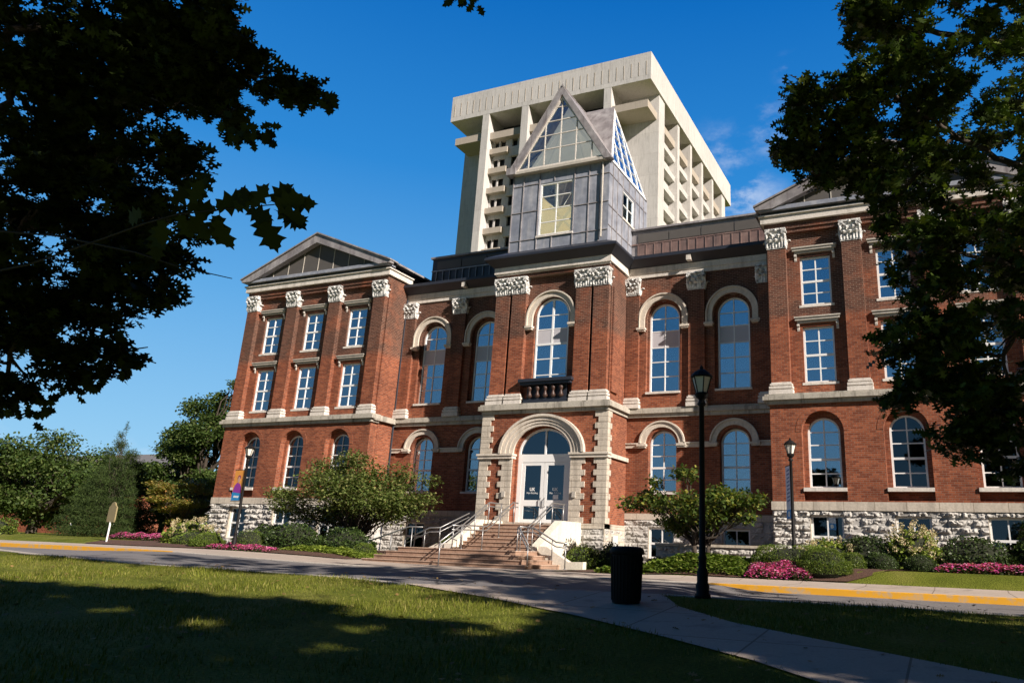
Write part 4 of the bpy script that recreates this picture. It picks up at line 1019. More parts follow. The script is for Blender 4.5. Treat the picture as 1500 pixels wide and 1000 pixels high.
def banner_left(t, h):
    b = MB(); b.tube([(-.05, 0, h-.45), (-.75, 0, h-.45)], .015, 6); b.tube([(-.05, 0, h-1.72), (-.75, 0, h-1.72)], .015, 6); b.build('banner_arm', iron, t)
    bn = flat(MB().box(-.72, -.10, -.004, .004, h-1.70, h-.47), 'banner', (.85, .36, .06), t)
    for y in (-1, 1):
        q = lambda pts, d: MB().plate(pts, [], y*d-.0008, y*d+.0008)
        flat(q([(-.72, h-1.70), (-.10, h-1.70), (-.10, h-1.42), (-.72, h-1.36)], .006), 'blue_band', (.02, .28, .62), bn)
        flat(q([(-.70, h-1.36), (-.12, h-1.41), (-.14, h-1.18), (-.28, h-1.02), (-.48, h-.98), (-.62, h-1.1)], .006), 'figure_body', (.32, .04, .36), bn)
        flat(q([(-.38+.085*cos(a*.4), h-.86+.13*sin(a*.4)) for a in range(16)], .008), 'figure_head', (.62, .36, .26), bn)
        flat(q([(-.38+.12*cos(a*.3-.2), h-.80+.13*sin(a*.3-.2)) for a in range(13)], .0065), 'figure_hair', (.30, .06, .10), bn)
        flat(q([(-.60, h-1.58), (-.56, h-1.50), (-.22, h-1.52), (-.24, h-1.60)], .008), 'lettering_band', (.85, .88, .9), bn)
def banner_right(t, h):
    b = MB(); b.tube([(-.05, 0, h-.22), (-.70, 0, h-.22)], .015, 6); b.tube([(-.05, 0, h-1.92), (-.70, 0, h-1.92)], .015, 6); b.build('banner_arm', iron, t)
    bn = flat(MB().box(-.68, -.08, -.004, .004, h-1.90, h-.24), 'banner_sheet', (.60, .66, .80), t)
    for y in (-1, 1):
        q = lambda pts, d: MB().plate(pts, [], y*d-.0008, y*d+.0008)
        flat(q([(-.68, h-1.90), (-.08, h-1.90), (-.08, h-1.62), (-.68, h-1.62)], .006), 'blue_foot', (.03, .26, .68), bn)
        flat(q([(-.45+.13*cos(a*.5)+.05, h-1.75+.09*sin(a*.5)) for a in range(13)], .008), 'emblem', (.8, .84, .9), bn)
        for k in range(9): flat(q([(-.55, h-.36-k*.12), (-.22, h-.33-k*.12), (-.22, h-.385-k*.12), (-.55, h-.415-k*.12)], .006), 'lettering_mark', (.16, .22, .42), bn)
lamp(12.3, -17.3, 4.02, 'tall black street lamp standing in the foreground beside the rubbish bin')
lamp(11.72, -5.2, 3.98, 'black street lamp with pale blue banner in the flower bed by the right wing', banner_right, -1.12)
lamp(-10.5, -6.75, 4.28, 'black street lamp with orange and purple banner before the left wing', banner_left, -.15)
x, y = 11.42, -18.6; z = gz(x, y)+.02
t = empty('rubbish_bin', 'black ribbed cylindrical rubbish bin with flared lid beside the foreground lamp', 'bin', (x, y, z), .3); t.scale = (.84, .84, .86)
b = MB(); b.lathe([(.26, 0), (.27, .04), (.29, .6), (.30, .84), (.29, .86)], n=26); b.build('body', canm, t)
b = MB()
for k in range(26): a = 2*pi*k/26; b.tube([(.272*cos(a), .272*sin(a), .05), (.305*cos(a), .305*sin(a), .82)], .012, 4)
b.build('slat', canm, t)
b = MB(); b.lathe([(.30, .85), (.335, .86), (.34, .92), (.31, .97), (.20, 1.0), (.15, .99), (.14, .93)], n=26); b.build('lid', canm, t, smooth=True)
b = MB(); b.box(-.40, -.33, -.05, .05, .78, .88); b.build('latch', canm, t)
# historical marker at left
x, y = -18.9, -6.3; z = gz(x, y)
t = empty('historical_marker', 'blank back of a tan marker plaque on a white post on the far left lawn', 'sign', (x, y, z), -.12)
t.scale = (.85, .85, .9); b = MB(); b.tube([(0, 0, -.1), (0, 0, 1.0)], .045, 8); b.build('post', paint, t)
b = MB(); b.plate([(-.34, .98), (.34, .98), (.38, 1.1), (.36, 1.72), (.22, 1.80), (.14, 1.92), (0, 1.97), (-.14, 1.92), (-.22, 1.80), (-.36, 1.72), (-.38, 1.1)], [], -.035, .035); b.build('plaque', simple('marker_tan', (.26, .215, .11), .5), t)

# ------------------------------------------------------------------ plants
def rock(cl, P): return P
def curve_limb(b, p0, p1, r0, r1, wob=.12, n=6, seed=0):
    r = random.Random(seed); p0, p1 = Vector(p0), Vector(p1); L = (p1-p0).length
    pts = [p0.lerp(p1, i/n)+Vector((r.uniform(-1, 1), r.uniform(-1, 1), r.uniform(-.5, .8)))*wob*L*sin(pi*i/n)*.5 for i in range(n+1)]
    b.tube(pts, r0, 7, True, r1); return pts
def tree(name, label, cat, x, y, cl, nleaf, size, mat, trunk_r=.15, trunk_h=None, tmpl=(LF, LFF), flat=.2, group=None, stems=1, z=None, shell=.5, extra=None, cname='crown', szvar=.3):
    z = gz(x, y)-.05 if z is None else z
    t = empty(name, label, cat, (x, y, z), 0, group)
    cl = [(a-x, b_-y, c-z, d, e, f) for a, b_, c, d, e, f in cl]
    P = clump_pts(cl, nleaf, shell)
    keep = P[:, 2] > .02; P = P[keep]
    R = randrot(len(P), flat); sc = size*(1+szvar*NR.uniform(-1, 1, len(P)))
    scatter(cname, tmpl[0], tmpl[1], P, R, sc, mat, t)
    if trunk_r:
        b = MB(); r = random.Random(int(abs(x*13+y*7)))
        zc = min(c[2] for c in cl); zm = sum(c[2] for c in cl)/len(cl)
        th = trunk_h if trunk_h is not None else max(.3, zc*.7)
        for s_ in range(stems):
            a = 2*pi*s_/max(1, stems); off = .0 if stems == 1 else trunk_r*1.2
            top = (r.uniform(-.2, .2)+off*2*cos(a), off*2*sin(a), th)
            curve_limb(b, (off*cos(a), off*sin(a), -.3), top, trunk_r*1.15, trunk_r*.85, .06, 5, s_+3)
            for k, c in enumerate(cl):
                if k % stems != s_: continue
                tip = (c[0], c[1], c[2]); pts = curve_limb(b, top, tip, trunk_r*.5, trunk_r*.1, .2, 5, k)
                for m in range(3):
                    d = Vector((r.uniform(-1, 1)*c[3], r.uniform(-1, 1)*c[4], r.uniform(-.3, 1)*c[5]))*.8
                    curve_limb(b, pts[3], Vector(tip)+d, trunk_r*.2, trunk_r*.04, .2, 4, k*7+m)
        b.build('trunk', bark, t, smooth=True)
    return t
def blob_cl(cx, cy, cz, rx, ry, rz, n, rr, seed, top=None):
    """n sub-clumps spread over an ellipsoid"""
    r = random.Random(seed); out = []
    for i in range(n):
        u = r.uniform(-1, 1); a = r.uniform(0, 2*pi); q = math.sqrt(1-u*u); k = r.uniform(.45, .95)
        f = r.uniform(.7, 1.3)
        out.append((cx+rx*q*cos(a)*k, cy+ry*q*sin(a)*k, cz+rz*u*k, rr*f, rr*f, rr*f*.62))
    return out
greenL = leaf_mat('ornamental_leaf', (.060, .095, .022), (.15, .19, .055), .25, .45, (.22, .22, .08))
greenR = leaf_mat('redbud_leaf', (.040, .070, .016), (.10, .145, .035), .28, .35, (.26, .25, .05))
greenB = leaf_mat('background_leaf', (.028, .055, .012), (.075, .12, .028), .25, .5, (.11, .14, .04))
conif = leaf_mat('conifer_needle', (.014, .028, .008), (.045, .070, .018), .08, .7, None, .15)
yelw = leaf_mat('yellowing_leaf', (.16, .16, .035), (.33, .29, .08), .3, .5, (.34, .17, .06))
hedgeg = leaf_mat('boxwood_leaf', (.050, .095, .012), (.14, .20, .03), .2, .45, (.20, .24, .05), .3)
hedged = leaf_mat('dark_shrub_leaf', (.022, .045, .012), (.060, .095, .024), .15, .45)
lime = leaf_mat('lime_leaf', (.12, .18, .025), (.26, .32, .06), .3, .5)
hydf = leaf_mat('hydrangea_bloom', (.42, .36, .22), (.62, .55, .36), .2, .7, (.5, .34, .22))
pink = leaf_mat('magenta_petal', (.55, .04, .26), (.78, .16, .45), .25, .5, (.85, .45, .62))
pinkd = leaf_mat('flower_foliage', (.03, .05, .02), (.07, .09, .03), .2, .5)
# small trees in front
cl = blob_cl(-8.6, -2.6, 1.75, 4.9, 2.0, 1.45, 44, .85, 5)+[(-11.5, -2.6, .9, 1.3, .9, .5), (-10.2, -2.6, .7, 1.3, .9, .5), (-6.0, -2.6, .8, 1.2, .9, .45), (-5.0, -2.6, 1.1, 1.1, .8, .45)]+[(-12.6, -2.6, 1.7, .9, .8, .35), (-4.6, -2.5, 1.5, 1.0, .8, .4), (-8.6, -2.6, 3.1, 1.5, 1, .6)]
tree('ornamental_tree', 'wide low multi-stemmed tree with dusty green leaves before the left wing', 'tree', -8.1, -2.5, cl, 24000, .13, greenL, .085, .5, stems=4, flat=.35)
cl = blob_cl(7.6, -2.9, 1.35, 2.55, 1.7, .95, 24, .55, 9)+[(5.3, -2.8, 1.35, .7, .5, .3), (9.9, -2.8, 1.5, .7, .5, .3), (7.4, -2.8, 2.45, .6, .5, .35), (6.2, -2.8, 2.1, .4, .4, .3)]
tree('redbud_tree', 'small round-leaved tree with drooping shoots before the right link', 'tree', 7.9, -2.6, cl, 7500, .15, greenR, .10, .7, stems=3, flat=.25)
# background left
cl = blob_cl(-56, 12, 3.9, 8.5, 6, 3.4, 44, 2.0, 21)+[(-54.5, 12, 7.1, 2, 2, 1.1)]
tree('broadleaf_tree', 'large dark green broadleaf tree at the far left edge', 'tree', -55, 12, cl, 42000, .27, greenB, .4, 1.6)
cl = blob_cl(-44.5, 17, 3.4, 4.2, 4, 2.7, 20, 1.5, 23)
tree('broadleaf_tree', 'mid green broadleaf tree tucked between the far left tree and the conifer', 'tree', -46, 17, cl, 18000, .27, greenB, .25, 1.2)
cl = []
for i in range(12):
    f = i/11; r_ = 3.1*(1-f)**.85+.14
    for k in range(max(1, int(9*(1-f)+1))):
        a = k*2.4+i; cl.append((-36.9+r_*.62*cos(a), 6+r_*.62*sin(a), -.2+f*7.1, r_*.42+.12, r_*.42+.12, .42))
tree('conifer', 'dark conical conifer behind the tan marker', 'tree', -36.9, 6, cl, 52000, .15, conif, .07, 1, tmpl=([(-.09, 0, 0), (.09, 0, 0), (.05, 1, -.1), (-.05, 1, -.1)], [(0, 1, 2, 3)]), flat=-.1)
cl = blob_cl(-40.5, 16, 6.0, 4.8, 4.4, 5.2, 38, 1.25, 31)+[(-38.2, 15.5, 12.0, .7, .7, .5), (-43.0, 16, 10.2, 1.4, 1.3, 1.0), (-40.2, 16, 10.6, 1.5, 1.3, 1.0), (-37.9, 16, 9.0, 1.3, 1.3, 1.0)]
tree('broadleaf_tree', 'tall layered tree rising behind the corner of the left wing', 'tree', -41, 16, cl, 40000, .24, greenB, .4, 2.2)
cl = [(a, b_, c+.25, d, e, f*.5) for a, b_, c, d, e, f in blob_cl(-25.6, 2.6, 1.6, 2.7, 2.0, 1.8, 26, .62, 41)]
tree('dogwood_tree', 'small tree with yellowing and pinkish leaves left of the hall', 'tree', -25.4, 2.6, cl, 10000, .14, yelw, .06, .5, stems=3, flat=.6)
# shrubs
def shrub(x, y, rx, ry, h, mat, n, size, name='shrub', label='', group=None, cat='shrub', tm=(LF, LFF), boxy=False, dome=.5, z=None):
    z = gz(x, y) if z is None else z
    t = empty(name, label, cat, (x, y, z), 0, group)
    d = NR.normal(size=(n, 3)); d[:, 2] = np.abs(d[:, 2]); d /= np.linalg.norm(d, axis=1)[:, None]
    if boxy: d = np.sign(d)*np.abs(d)**.55; d /= np.maximum(1, np.abs(d).max(1))[:, None]
    tight = 'box' in name
    if tight: n2_ = n; size = size*.62
    r = 1-(.10 if tight else .28)*NR.random_sample(n)**2
    lump = 1+(.35 if tight else 1)*.07*np.sin(d[:, 0]*7+x*3)*np.cos(d[:, 1]*6+y)+.05*np.sin(d[:, 2]*9+x)
    P = d*np.array([rx, ry, h])*(r*lump)[:, None]
    k = NR.random_sample(n); P[:, 2] *= 1
    low = NR.random_sample(n) < .35; ang = NR.random_sample(n)*2*pi
    P[low, 0] = rx*np.cos(ang[low])*(.92+.08*NR.random_sample(low.sum())); P[low, 1] = ry*np.sin(ang[low])*.95; P[low, 2] = h*.5*NR.random_sample(low.sum())
    scatter('foliage', tm[0], tm[1], P, randrot(n, .15), size*(1+.3*NR.uniform(-1, 1, n)), mat, t)
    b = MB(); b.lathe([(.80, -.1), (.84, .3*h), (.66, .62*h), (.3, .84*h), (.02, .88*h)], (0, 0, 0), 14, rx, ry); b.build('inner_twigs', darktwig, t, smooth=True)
    return t
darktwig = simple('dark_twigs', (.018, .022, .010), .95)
GB = 'clipped boxwood balls and hedges in the beds'
shrub(12.75, -6.3, .80, .62, .72, hedgeg, 12000, .055, 'boxwood', 'bright green rounded boxwood in front of the blue banner lamp, nearest the road', GB)
shrub(11.7, -5.55, 1.25, .45, .62, hedgeg, 12000, .055, 'boxwood_hedge', 'long low clipped hedge behind the small flower bed at the lamp foot', GB, 'hedge', boxy=True)
shrub(13.45, -5.1, .42, .40, .50, hedgeg, 5200, .05, 'boxwood', 'first small boxwood ball right of the bright rounded boxwood', GB)
shrub(14.3, -4.9, .46, .42, .50, hedged, 5200, .05, 'boxwood', 'dark small boxwood ball in the middle of the row of three', GB)
shrub(15.35, -4.8, .48, .42, .52, hedged, 5200, .05, 'boxwood', 'dark small boxwood ball at the right end beside the pink flowers', GB)
shrub(13.75, -3.3, 1.1, .8, 1.05, hedged, 5200, .08, 'evergreen_shrub', 'broad dark evergreen shrub between the two hydrangeas', 'dark shrubs against the right wing')
shrub(16.9, -3.3, 1.45, .8, 1.05, hedged, 6000, .08, 'evergreen_shrub', 'broad dark evergreen shrub behind the long pink flower bed', 'dark shrubs against the right wing')
shrub(18.9, -3.0, 1.0, 1.0, 1.7, hedged, 5200, .11, 'evergreen_shrub', 'tall dark leafy shrub at the right edge of the picture', 'dark shrubs against the right wing')
def hydrangea(x, y, rx, ry, h, label, n=700, leaf=None):
    t = shrub(x, y, rx, ry, h, leaf or lime, n*2, .13, 'hydrangea', label, 'hydrangeas with fading blooms', 'hydrangea')
    r = random.Random(int(x*10)); P = []; R = []; 
    for k in range(46):
        u = r.random(); a = r.uniform(0, 2*pi); q = math.sqrt(1-u*u); c = np.array([rx*q*cos(a), ry*q*sin(a), h*(.25+.8*u)])*r.uniform(.95, 1.12)
        d = NR.normal(size=(34, 3)); d /= np.linalg.norm(d, axis=1)[:, None]; P.append(c+d*np.array([.085, .085, .10]))
    P = np.concatenate(P); scatter('bloom', LF, LFF, P, randrot(len(P), 0), .06*np.ones(len(P)), hydf, t)
hydrangea(12.55, -3.6, 1.0, .6, .80, 'sprawling hydrangea with tan blooms just right of the banner lamp')
hydrangea(15.15, -3.5, .85, .6, 1.35, 'tall hydrangea with tan blooms under the middle basement window')
hydrangea(-16.2, -4.2, 1.6, .8, 1.05, 'pale leafy hydrangea at the left corner of the hall')
shrub(1.75, -1.9, .78, .7, .92, hedgeg, 4000, .06, 'yew_shrub', 'green rounded yew against the right cheek wall', 'rounded shrubs right of the steps', z=-1.05).location.x = 2.95
shrub(4.0, -1.6, .62, .6, 1.0, hedged, 3600, .07, 'yew_shrub', 'dark rounded yew in front of the white vent', 'rounded shrubs right of the steps', z=-1.05)
shrub(6.3, -2.2, .9, .5, .50, hedged, 3000, .08, 'low_shrub', 'low dark shrub left of the rock faced garden wall', 'low shrubs before the right link', z=-1.05)
shrub(-12.9, -6.0, .85, .6, .55, hedgeg, 9000, .06, 'boxwood', 'bright boxwood mound at the left end of the hall beds', GB)
shrub(-14.6, -5.2, 1.3, .7, .62, hedgeg, 3600, .07, 'boxwood', 'spreading green mound below the pale hydrangea', GB)
shrub(-11.4, -5.2, .9, .5, .75, hedgeg, 2800, .06, 'boxwood', 'small boxwood mound beside the orange banner lamp', GB)
shrub(-5.55, -4.75, .52, .5, .52, hedgeg, 6000, .055, 'boxwood', 'boxwood ball at the foot of the single handrail left of the steps', GB)
shrub(-3.75, -3.7, .42, .4, .45, hedgeg, 5000, .055, 'boxwood', 'smaller boxwood ball tucked against the steps', GB)
shrub(-3.0, -2.5, .8, .5, 1.05, hedgeg, 3400, .06, 'yew_shrub', 'green yew behind the left handrails', 'rounded shrubs left of the steps', z=-1.05)
for i, (x, y, rx, h, lb) in enumerate(((-9.6, -4.6, 1.6, 1.1, 'broad black-green shrub under the wide low tree, left one'), (-7.2, -4.0, 1.5, .95, 'broad black-green shrub under the wide low tree, right one'), (-11.9, -3.6, 1.2, 1.0, 'dark shrub below the second basement window of the left wing'))):
    shrub(x, y, rx, .8, h, hedged, 5000, .09, 'evergreen_shrub', lb, 'dark shrubs under the left tree')
shrub(-22.5, .6, 1.9, .8, .55, hedgeg, 3600, .09, 'low_hedge', 'low yellow-green hedge below the dogwood', None, 'hedge')
shrub(-36.5, -1.5, 1.4, 1.2, 1.0, hedgeg, 3600, .1, 'clipped_hedge', 'clipped square hedge at the far left edge', None, 'hedge', boxy=True)
# flower beds and ground covers: nobody could count the blooms
def flowers(name, x0, x1, y0, y1, h, n, label, mats=(pinkd, pink), cat='flower bed', szs=(.09, .055)):
    P = np.stack([NR.uniform(x0, x1, n), NR.uniform(y0, y1, n), NR.random_sample(n)], 1)
    cx, cy = (x0+x1)/2, (y0+y1)/2
    e = 1-np.maximum(((P[:, 0]-cx)/((x1-x0)/2))**4, ((P[:, 1]-cy)/((y1-y0)/2))**4)
    hh = h*np.clip(e, 0, 1)**.4*(.85+.2*np.sin(P[:, 0]*5)*np.cos(P[:, 1]*6)); g = np.array([gz(a, b) for a, b in P[:, :2]])
    t = empty(name, label, cat, (cx, cy, gz(cx, cy)))
    t['kind'] = 'stuff'
    Q = P.copy(); Q[:, 2] = g+hh*P[:, 2]; Q -= np.array([cx, cy, gz(cx, cy)])
    scatter('foliage', LF, LFF, Q[:n//2], randrot(n//2, .3), szs[0]*np.ones(n//2), mats[0], t, kind='stuff')
    Q2 = P.copy(); Q2[:, 2] = g+hh*(.8+.25*P[:, 2]); Q2 -= np.array([cx, cy, gz(cx, cy)])
    if mats[1]:
        k = n//2
        scatter('bloom', [(0, 0, 0), (.5, .35, .1), (.35, .9, .05), (-.35, .9, .05), (-.5, .35, .1)], [(0, 1, 2, 3, 4)], Q2[k:], randrot(len(Q2[k:]), .8), szs[1]*(1+.4*NR.uniform(-1, 1, len(Q2[k:]))), mats[1], t, kind='stuff')
    return t
flowers('flower_bed', 10.55, 12.5, -7.0, -6.05, .30, 7000, 'oval bed of pink flowers at the foot of the blue banner lamp')
flowers('flower_bed', 15.7, 20, -5.3, -4.2, .30, 9000, 'long bed of pink flowers below the right wing')
flowers('flower_bed', -12.0, -8.6, -6.95, -6.2, .22, 6000, 'strip of pink flowers at the foot of the orange banner lamp')
flowers('flower_bed', -23.2, -19.2, -3.4, -2.4, .36, 6000, 'oval bed of magenta flowers on the far left lawn')
flowers('ground_cover', 5.6, 10.5, -6.85, -4.6, .30, 12000, 'light green ground cover right of the steps', (hedgeg, hedgeg), 'ground cover', (.10, .09))
flowers('ground_cover', -8.8, -4.2, -6.0, -4.2, .22, 8000, 'light green ground cover left of the steps', (lime, lime), 'ground cover', (.10, .09))

# ------------------------------------------------------------------ foreground trees
# left oak: trunk stands left of the camera, boughs hang into view
SPOTS = [(9.7, -19.0, .6), (10.8, -19.7, .6), (11.9, -20.3, .5), (12.9, -20.9, .4), (14.4, -22.0, .6), (15.5, -22.7, .6), (16.4, -22.7, .45),
    (5.2, -22.6, .6), (7.6, -22.9, .5), (6.2, -23.8, .4), (9.4, -22.4, .6), (11.0, -22.0, .7), (12.2, -22.6, .5), (10.2, -23.6, .4), (8.6, -24.6, .4), (13.0, -23.4, .35), (3.0, -22.0, .4), (12.9, -15.9, .3), (9.3, -16.3, .3), (15.3, -19.2, .25)]
def inlit(P, far=True):
    """crown points whose shade would fall on the sunny strip of lawn are gaps in the crown"""
    t = (P[:, 2]+1.15)/sd.z; X = P[:, 0]-sd.x*t; Y = P[:, 1]-sd.y*t
    j = .5*np.sin(X*1.9+1)+.35*np.sin(X*4.3)+.2*np.sin(X*9+Y*5)
    hi = np.interp(X, [-30, 3, 6, 9, 12], [-17.1, -17.5, -18.3, -19.3, -20.7]); lo = np.interp(X, [-30, 0, 6, 12], [-20.9, -20.8, -20.6, -22.0])
    a = (X < 11.5) & (Y < hi+.3*j) & (Y > lo+.35*j)
    for (hx, hy, hr) in SPOTS: a = a | (((X-hx)**2+((Y-hy)*1.6)**2) < (hr*(1+.5*np.sin(X*11+Y*7)))**2)
    return a | ((Y > -14.9+.3*j) & far)
def bough_tree(name, label, tx, ty, h, r, cl, n, size, mat, limbs=True, flat=.1, far=True, szvar=.3, sub=12):
    big = cl; cl0 = []
    q_ = random.Random(int(tx*7))
    for c in cl:
        ns = max(3, int(sub*(c[3]/.5)**.9))
        for i in range(ns):
            u = q_.uniform(-1, 1); a = q_.uniform(0, 2*pi); w = math.sqrt(1-u*u); k = q_.uniform(.15, 1)**.5; rr = q_.uniform(.16, .30)*min(1, (c[3]/.5)**.5)
            if size > .2: rr *= 2.4
            cl0.append((c[0]+c[3]*w*cos(a)*k, c[1]+c[4]*w*sin(a)*k, c[2]+c[5]*u*k, rr, rr*1.1, rr*.5))
    leafcl = cl0
    z = gz(tx, ty)
    t = empty(name, label, 'tree', (tx, ty, z), 0)
    loc = np.array([tx, ty, z]); P = clump_pts(leafcl, n, .6)
    P = P[~inlit(P, far)]
    R = randrot(len(P), flat); sc = size*(1+szvar*NR.uniform(-1, 1, len(P)))
    scatter('crown', OAK, OAKF, P-loc, R, sc, mat, t)
    b = MB(); b.tube([(0, 0, -.3), (0, 0, .2), (.1, 0, h*.5), (0, .1, h)], [r*1.5, r*1.1, r*.9, r*.75], 12)
    rr_ = random.Random(3); hub = Vector((0, .1, h)); con = [(hub, r*.30)]
    pts_ = sorted([Vector(c[:3])-Vector(loc) for c in cl], key=lambda p: (p-hub).length)
    for k, p in enumerate(pts_):
        q, rad = min(con, key=lambda c: (c[0]-p).length+(c[0]-hub).length*.25)
        rn = max(.012, rad*.72); pts = curve_limb(b, q, p, rad*.9, rn, .12, 7, k); con.append((p, rn))
        for m in range(3):
            d = Vector((rr_.uniform(-1, 1), rr_.uniform(-1, 1), rr_.uniform(-.5, .6)))*.26
            curve_limb(b, pts[rr_.randint(4, 6)], p+d, min(rn, .02), .006, .15, 4, k*9+m)
    b.build('trunk', bark, t, smooth=True)
    return t
#LEFT_CLUMPS
LC = []
#RIGHT_CLUMPS
RC = []
exec_clumps = True
def px(u, v, d):
    a = (u-750-PX)/F; q = (v-500-PY)/F
    return CAM+(xr*a+dr*q+fw)*d
LEFTW = [  # (u, v, depth, radius) sampled once from the photograph, then fixed in the world
 (-40, 60, 9, 1.1), (60, 40, 9, .9), (150, 60, 9.5, .85), (-20, 200, 8.5, 1.0), (60, 180, 9, .8), (60, 330, 8.5, .8), (-30, 360, 8, .95), (130, 250, 9, .55), (120, 350, 9, .60), (190, 320, 8.5, .42),
 (240, 60, 9, .60), (300, 30, 8.5, .50), (300, 100, 9, .50), (360, 110, 9, .32), (410, 120, 9, .26), (455, 138, 9, .19), (330, 160, 9, .27), (350, 185, 9, .16), (230, 115, 9, .40), (200, 150, 9.4, .33),
 (250, 215, 8.6, .26), (275, 225, 8.6, .18), (200, 255, 8.6, .42), (160, 195, 9, .36), (30, 470, 8, .55), (100, 430, 8.4, .50), (150, 470, 8.4, .18), (150, 520, 8.2, .26), (100, 530, 8.2, .24), (60, 520, 8, .26), (185, 520, 8.2, .10), (10, 560, 8, .22), (190, 400, 8.4, .42), (240, 385, 8.2, .26), (230, 430, 8.2, .16),
 (-5, 590, 7.8, .12), (275, 330, 8, .16), (330, 45, 9, .40),
 (200, 40, 9, .55), (255, 130, 9, .36), (330, 85, 9, .34), (100, 130, 9, .6), (20, 130, 8.8, .7), (375, 85, 9, .20), (215, 100, 9.2, .4), (430, 130, 9, .18), (290, 150, 9, .2), (240, 20, 9, .45), (340, 20, 9, .26)]
for (u, v, d, r) in LEFTW:
    p = px(u, v, d); LC.append((p.x, p.y, p.z, r*1.0, r*1.25, r*.80))
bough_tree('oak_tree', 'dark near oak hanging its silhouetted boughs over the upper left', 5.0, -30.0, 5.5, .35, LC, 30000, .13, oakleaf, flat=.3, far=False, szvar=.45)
LOAK = [o for o in bpy.data.objects if o.get('category') == 'tree'][-1]
twigm = simple('twig_bark', (.018, .015, .012), .9)
def near_twig(paths, leaves, name='sprig'):
    inv = Vector(LOAK.location)
    for pth in paths:
        b = MB(); b.tube([px(*q)-inv for q in pth], .0055, 5, True, .002); b.build('twig', twigm, LOAK)
    P = []; R = []; SCL = []
    for (u, v, d, ang, sz) in leaves:
        p = px(u, v, d)-inv; a = math.radians(ang)
        y_ = (xr*cos(a)+dr*sin(a)+fw*rnd.uniform(-.35, .35)).normalized(); n_ = (-fw+xr*rnd.uniform(-.5, .5)+dr*rnd.uniform(-.5, .5)); x_ = y_.cross(n_).normalized(); n_ = x_.cross(y_)
        P.append(p); R.append(np.array([[x_.x, y_.x, n_.x], [x_.y, y_.y, n_.y], [x_.z, y_.z, n_.z]])); SCL.append(sz)
    scatter(name, OAKB, OAKBF, np.array(P), np.array(R), np.array(SCL), oakleaf, LOAK)
lv = [(316, 318, 3.3, 72, .15), (322, 312, 3.35, 100, .13), (383, 318, 3.3, 62, .16), (378, 312, 3.35, 84, .12), (404, 308, 3.3, 22, .15), (400, 300, 3.3, -10, .15), (352, 306, 3.3, -80, .10), (372, 304, 3.3, -55, .12), (340, 306, 3.3, -30, .13), (395, 296, 3.3, -38, .12), (312, 304, 3.3, -18, .15), (300, 312, 3.3, 130, .11), (415, 306, 3.3, 38, .13), (360, 306, 3.3, 20, .12), (425, 296, 3.3, 5, .11),
      (262, 312, 3.4, 70, .12), (250, 300, 3.4, -40, .12), (240, 320, 3.4, 100, .12), (270, 300, 3.4, 10, .13), (225, 330, 3.5, 60, .13), (210, 310, 3.5, 160, .12), (232, 345, 3.5, 95, .12), (285, 318, 3.4, 60, .12), (280, 300, 3.4, -60, .12)]
near_twig([[(-120, 420, 4.2), (40, 388, 3.8), (150, 350, 3.6), (210, 328, 3.5), (260, 314, 3.4), (330, 306, 3.3), (400, 300, 3.3), (432, 292, 3.3)], [(-120, 330, 4.2), (80, 345, 3.9), (200, 370, 3.6), (260, 390, 3.5), (300, 399, 3.5), (340, 408, 3.5)]], lv)
tl = [(672+rnd.uniform(-14, 34), -10+rnd.uniform(0, 18), 6.5+rnd.uniform(-.1, .1), rnd.uniform(0, 360), .10) for _ in range(16)]
near_twig([[(660, -120, 6.5), (672, -40, 6.5), (690, 6, 6.5), (700, 14, 6.5)]], tl, 'sprig')
rl = []
for (u, v, r_) in ((235, 380, 22), (243, 435, 10), (120, 560, 26), (180, 530, 16), (155, 500, 22), (55, 590, 24), (20, 585, 20), (350, 190, 25), (385, 195, 16), (475, 142, 12), (290, 262, 14)):
    for _ in range(int(r_*1.1)): rl.append((u+rnd.gauss(0, r_*.5), v+rnd.gauss(0, r_*.45), 8.3+rnd.uniform(-.2, .2), rnd.uniform(-30, 120), .13))
near_twig([], rl, 'outer_leaves')
# fallen leaves
def twig(name_parent_label, pts, leaves, size, mat, t):
    b = MB(); b.tube(pts, .006, 5); b.build('twig', bark, t)
RIGHTW = [(1450, 60, 12.5, 2.0), (1330, 40, 12.5, 1.0), (1500, 250, 12, 2.0), (1400, 200, 12.3, 1.1), (1290, 120, 12, .55), (1220, 160, 12, .55), (1180, 140, 12, .36), (1200, 215, 12, .50), (1170, 200, 12, .36), (1270, 210, 12, .75), (1320, 150, 12, .8),
 (1160, 240, 12, .28), (1200, 260, 12, .25), (1245, 255, 12, .30), (1330, 270, 12, .7), (1290, 250, 12, .45), (1360, 360, 11.5, .7), (1440, 380, 11.5, 1.0), (1380, 440, 11.5, .62), (1330, 500, 11.3, .46), (1290, 505, 11.3, .28), (1400, 520, 11.3, .62), (1470, 520, 11, .9), (1350, 560, 11.3, .45), (1320, 590, 11.3, .22), (1420, 600, 11, .58), (1400, 640, 11, .40), (1440, 650, 11, .30), (1480, 620, 11, .55), (1500, 680, 11, .25), (1270, 40, 12.5, .40), (1265, 15, 12.5, .3), (1550, 400, 11.5, 1.6), (1580, 120, 12.5, 2.2), (1290, 330, 12, .2), (1320, 410, 11.5, .16)]
for (u, v, d, r) in RIGHTW:
    p = px(u, v, d); RC.append((p.x, p.y, p.z, r*1.0, r*1.3, r*.85))
RC += [(21.5, -17.5, 8.5, 3.0, 3.0, 2.2), (24, -18.5, 6.5, 2.6, 2.6, 2.2), (20, -15.0, 9.5, 2.6, 2.6, 1.8), (22.5, -21, 7, 2.4, 2.2, 2.0), (19.5, -19.5, 10.5, 2.4, 2.4, 1.5), (18.8, -22.8, 10.6, 2.6, 2.0, 1.6), (21, -23, 9.0, 2.0, 1.8, 1.6), (18.0, -22.4, 12.6, 2.0, 1.8, 1.2)]
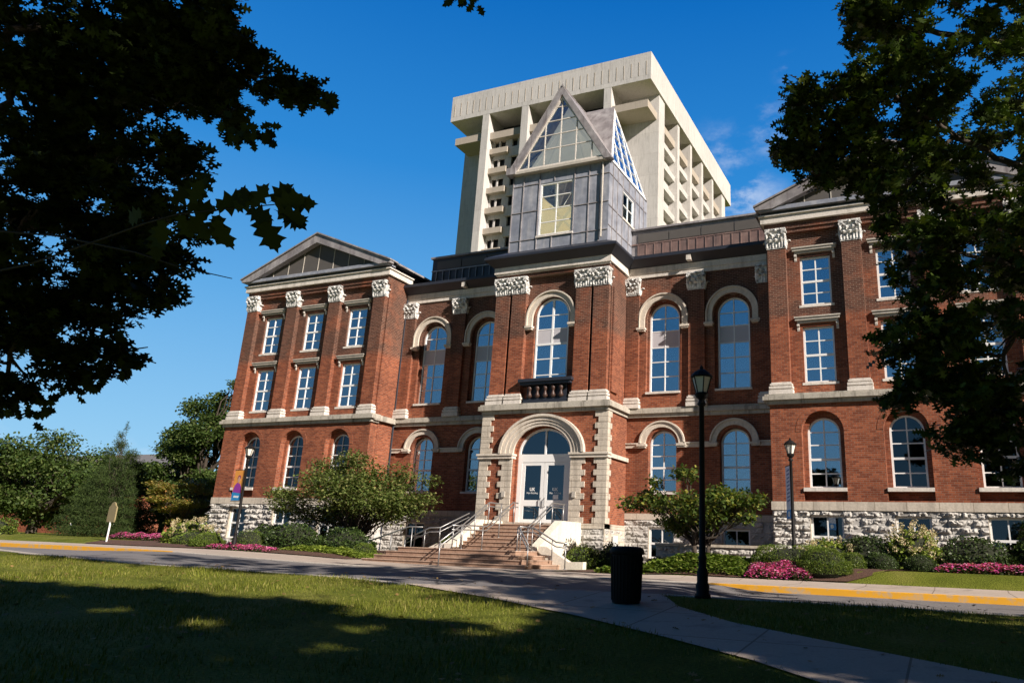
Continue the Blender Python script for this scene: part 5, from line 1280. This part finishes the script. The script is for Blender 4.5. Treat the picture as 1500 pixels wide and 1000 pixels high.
bough_tree('oak_tree', 'large near oak filling the upper right with sunlit leaf tips', 20.8, -17.6, 6.5, .38, RC, 48000, .155, oakleaf2, flat=.25, far=False, szvar=.45)
# oak behind the photographer: it shades the lawn
SC = blob_cl(22.5, -29.8, 8.3, 6.0, 3.6, 2.6, 34, 1.7, 77)+blob_cl(24, -32, 13, 6.0, 4.5, 3.6, 40, 1.9, 79)+blob_cl(32, -31, 10.0, 6.0, 4.0, 4.0, 30, 2.0, 78)+blob_cl(21.0, -31.5, 4.7, 2.2, 1.0, 1.9, 22, .9, 83)  # high and low clumps added out of view to shade left oak and sprig
bough_tree('oak_tree', 'broad oak behind the camera whose shade lies over the lawn', 25.5, -32.5, 6.0, .45, SC, 42000, .30, oakleaf, flat=.3)
SD = blob_cl(31, -21.5, 6.5, 6.0, 3.4, 4.6, 40, 1.9, 81)+blob_cl(27, -25.5, 6.5, 3.5, 3.0, 3.6, 26, 1.6, 82)
bough_tree('oak_tree', 'oak standing beyond the right edge that shades the path and road', 31, -24, 5.0, .40, SD, 40000, .30, oakleaf, flat=.3)

n = 420
fx = NR.uniform(-4, 18, n); fy = NR.uniform(-26, -15.5, n)
P = np.stack([fx, fy, np.array([gz(a, b)+.035 for a, b in zip(fx, fy)])], 1)
scatter('fallen_leaves', OAK, OAKF, P, randrot(n, 1.2), .09*(1+.3*NR.uniform(-1, 1, n)), leaf_mat('dry_leaf', (.16, .09, .03), (.30, .19, .07), .1, .8), None, kind='stuff', label='scattered dry leaves on the near lawn and path', category='leaves')
# ------------------------------------------------------------------ grass blades on the near lawn
n = 190000
gx = NR.uniform(-14, 19, n); gy = -17.2-NR.random_sample(n)**1.3*9.5
ok = np.array([(y < interp(NEAR, x)-.03+.08*math.sin(x*7)) and not (inpath(x+.10*math.sin(y*9), y) and inpath(x+.09, y) and inpath(x-.09, y)) for x, y in zip(gx, gy)])
gx, gy = gx[ok], gy[ok]
P = np.stack([gx, gy, np.array([gz(a, b) for a, b in zip(gx, gy)])-.005], 1); m = len(P)
a = NR.uniform(0, 2*pi, m); ca, sa = np.cos(a), np.sin(a); z0 = np.zeros(m); o1 = np.ones(m)
R = np.stack([np.stack([ca, -sa, z0], 1), np.stack([sa, ca, z0], 1), np.stack([z0, z0, o1], 1)], 1)
patch = .75+.35*np.sin(gx*1.3+np.sin(gy*1.7))*np.cos(gy*1.1)
scatter('grass', [(-.10, 0, 0), (.10, 0, 0), (.02, .55, 1.0)], [(0, 1, 2)], P, R, (.030+.045*NR.random_sample(m)**2*1.6)*patch, grassb, None, kind='stuff', label='short sunlit turf of the near lawn', category='grass')
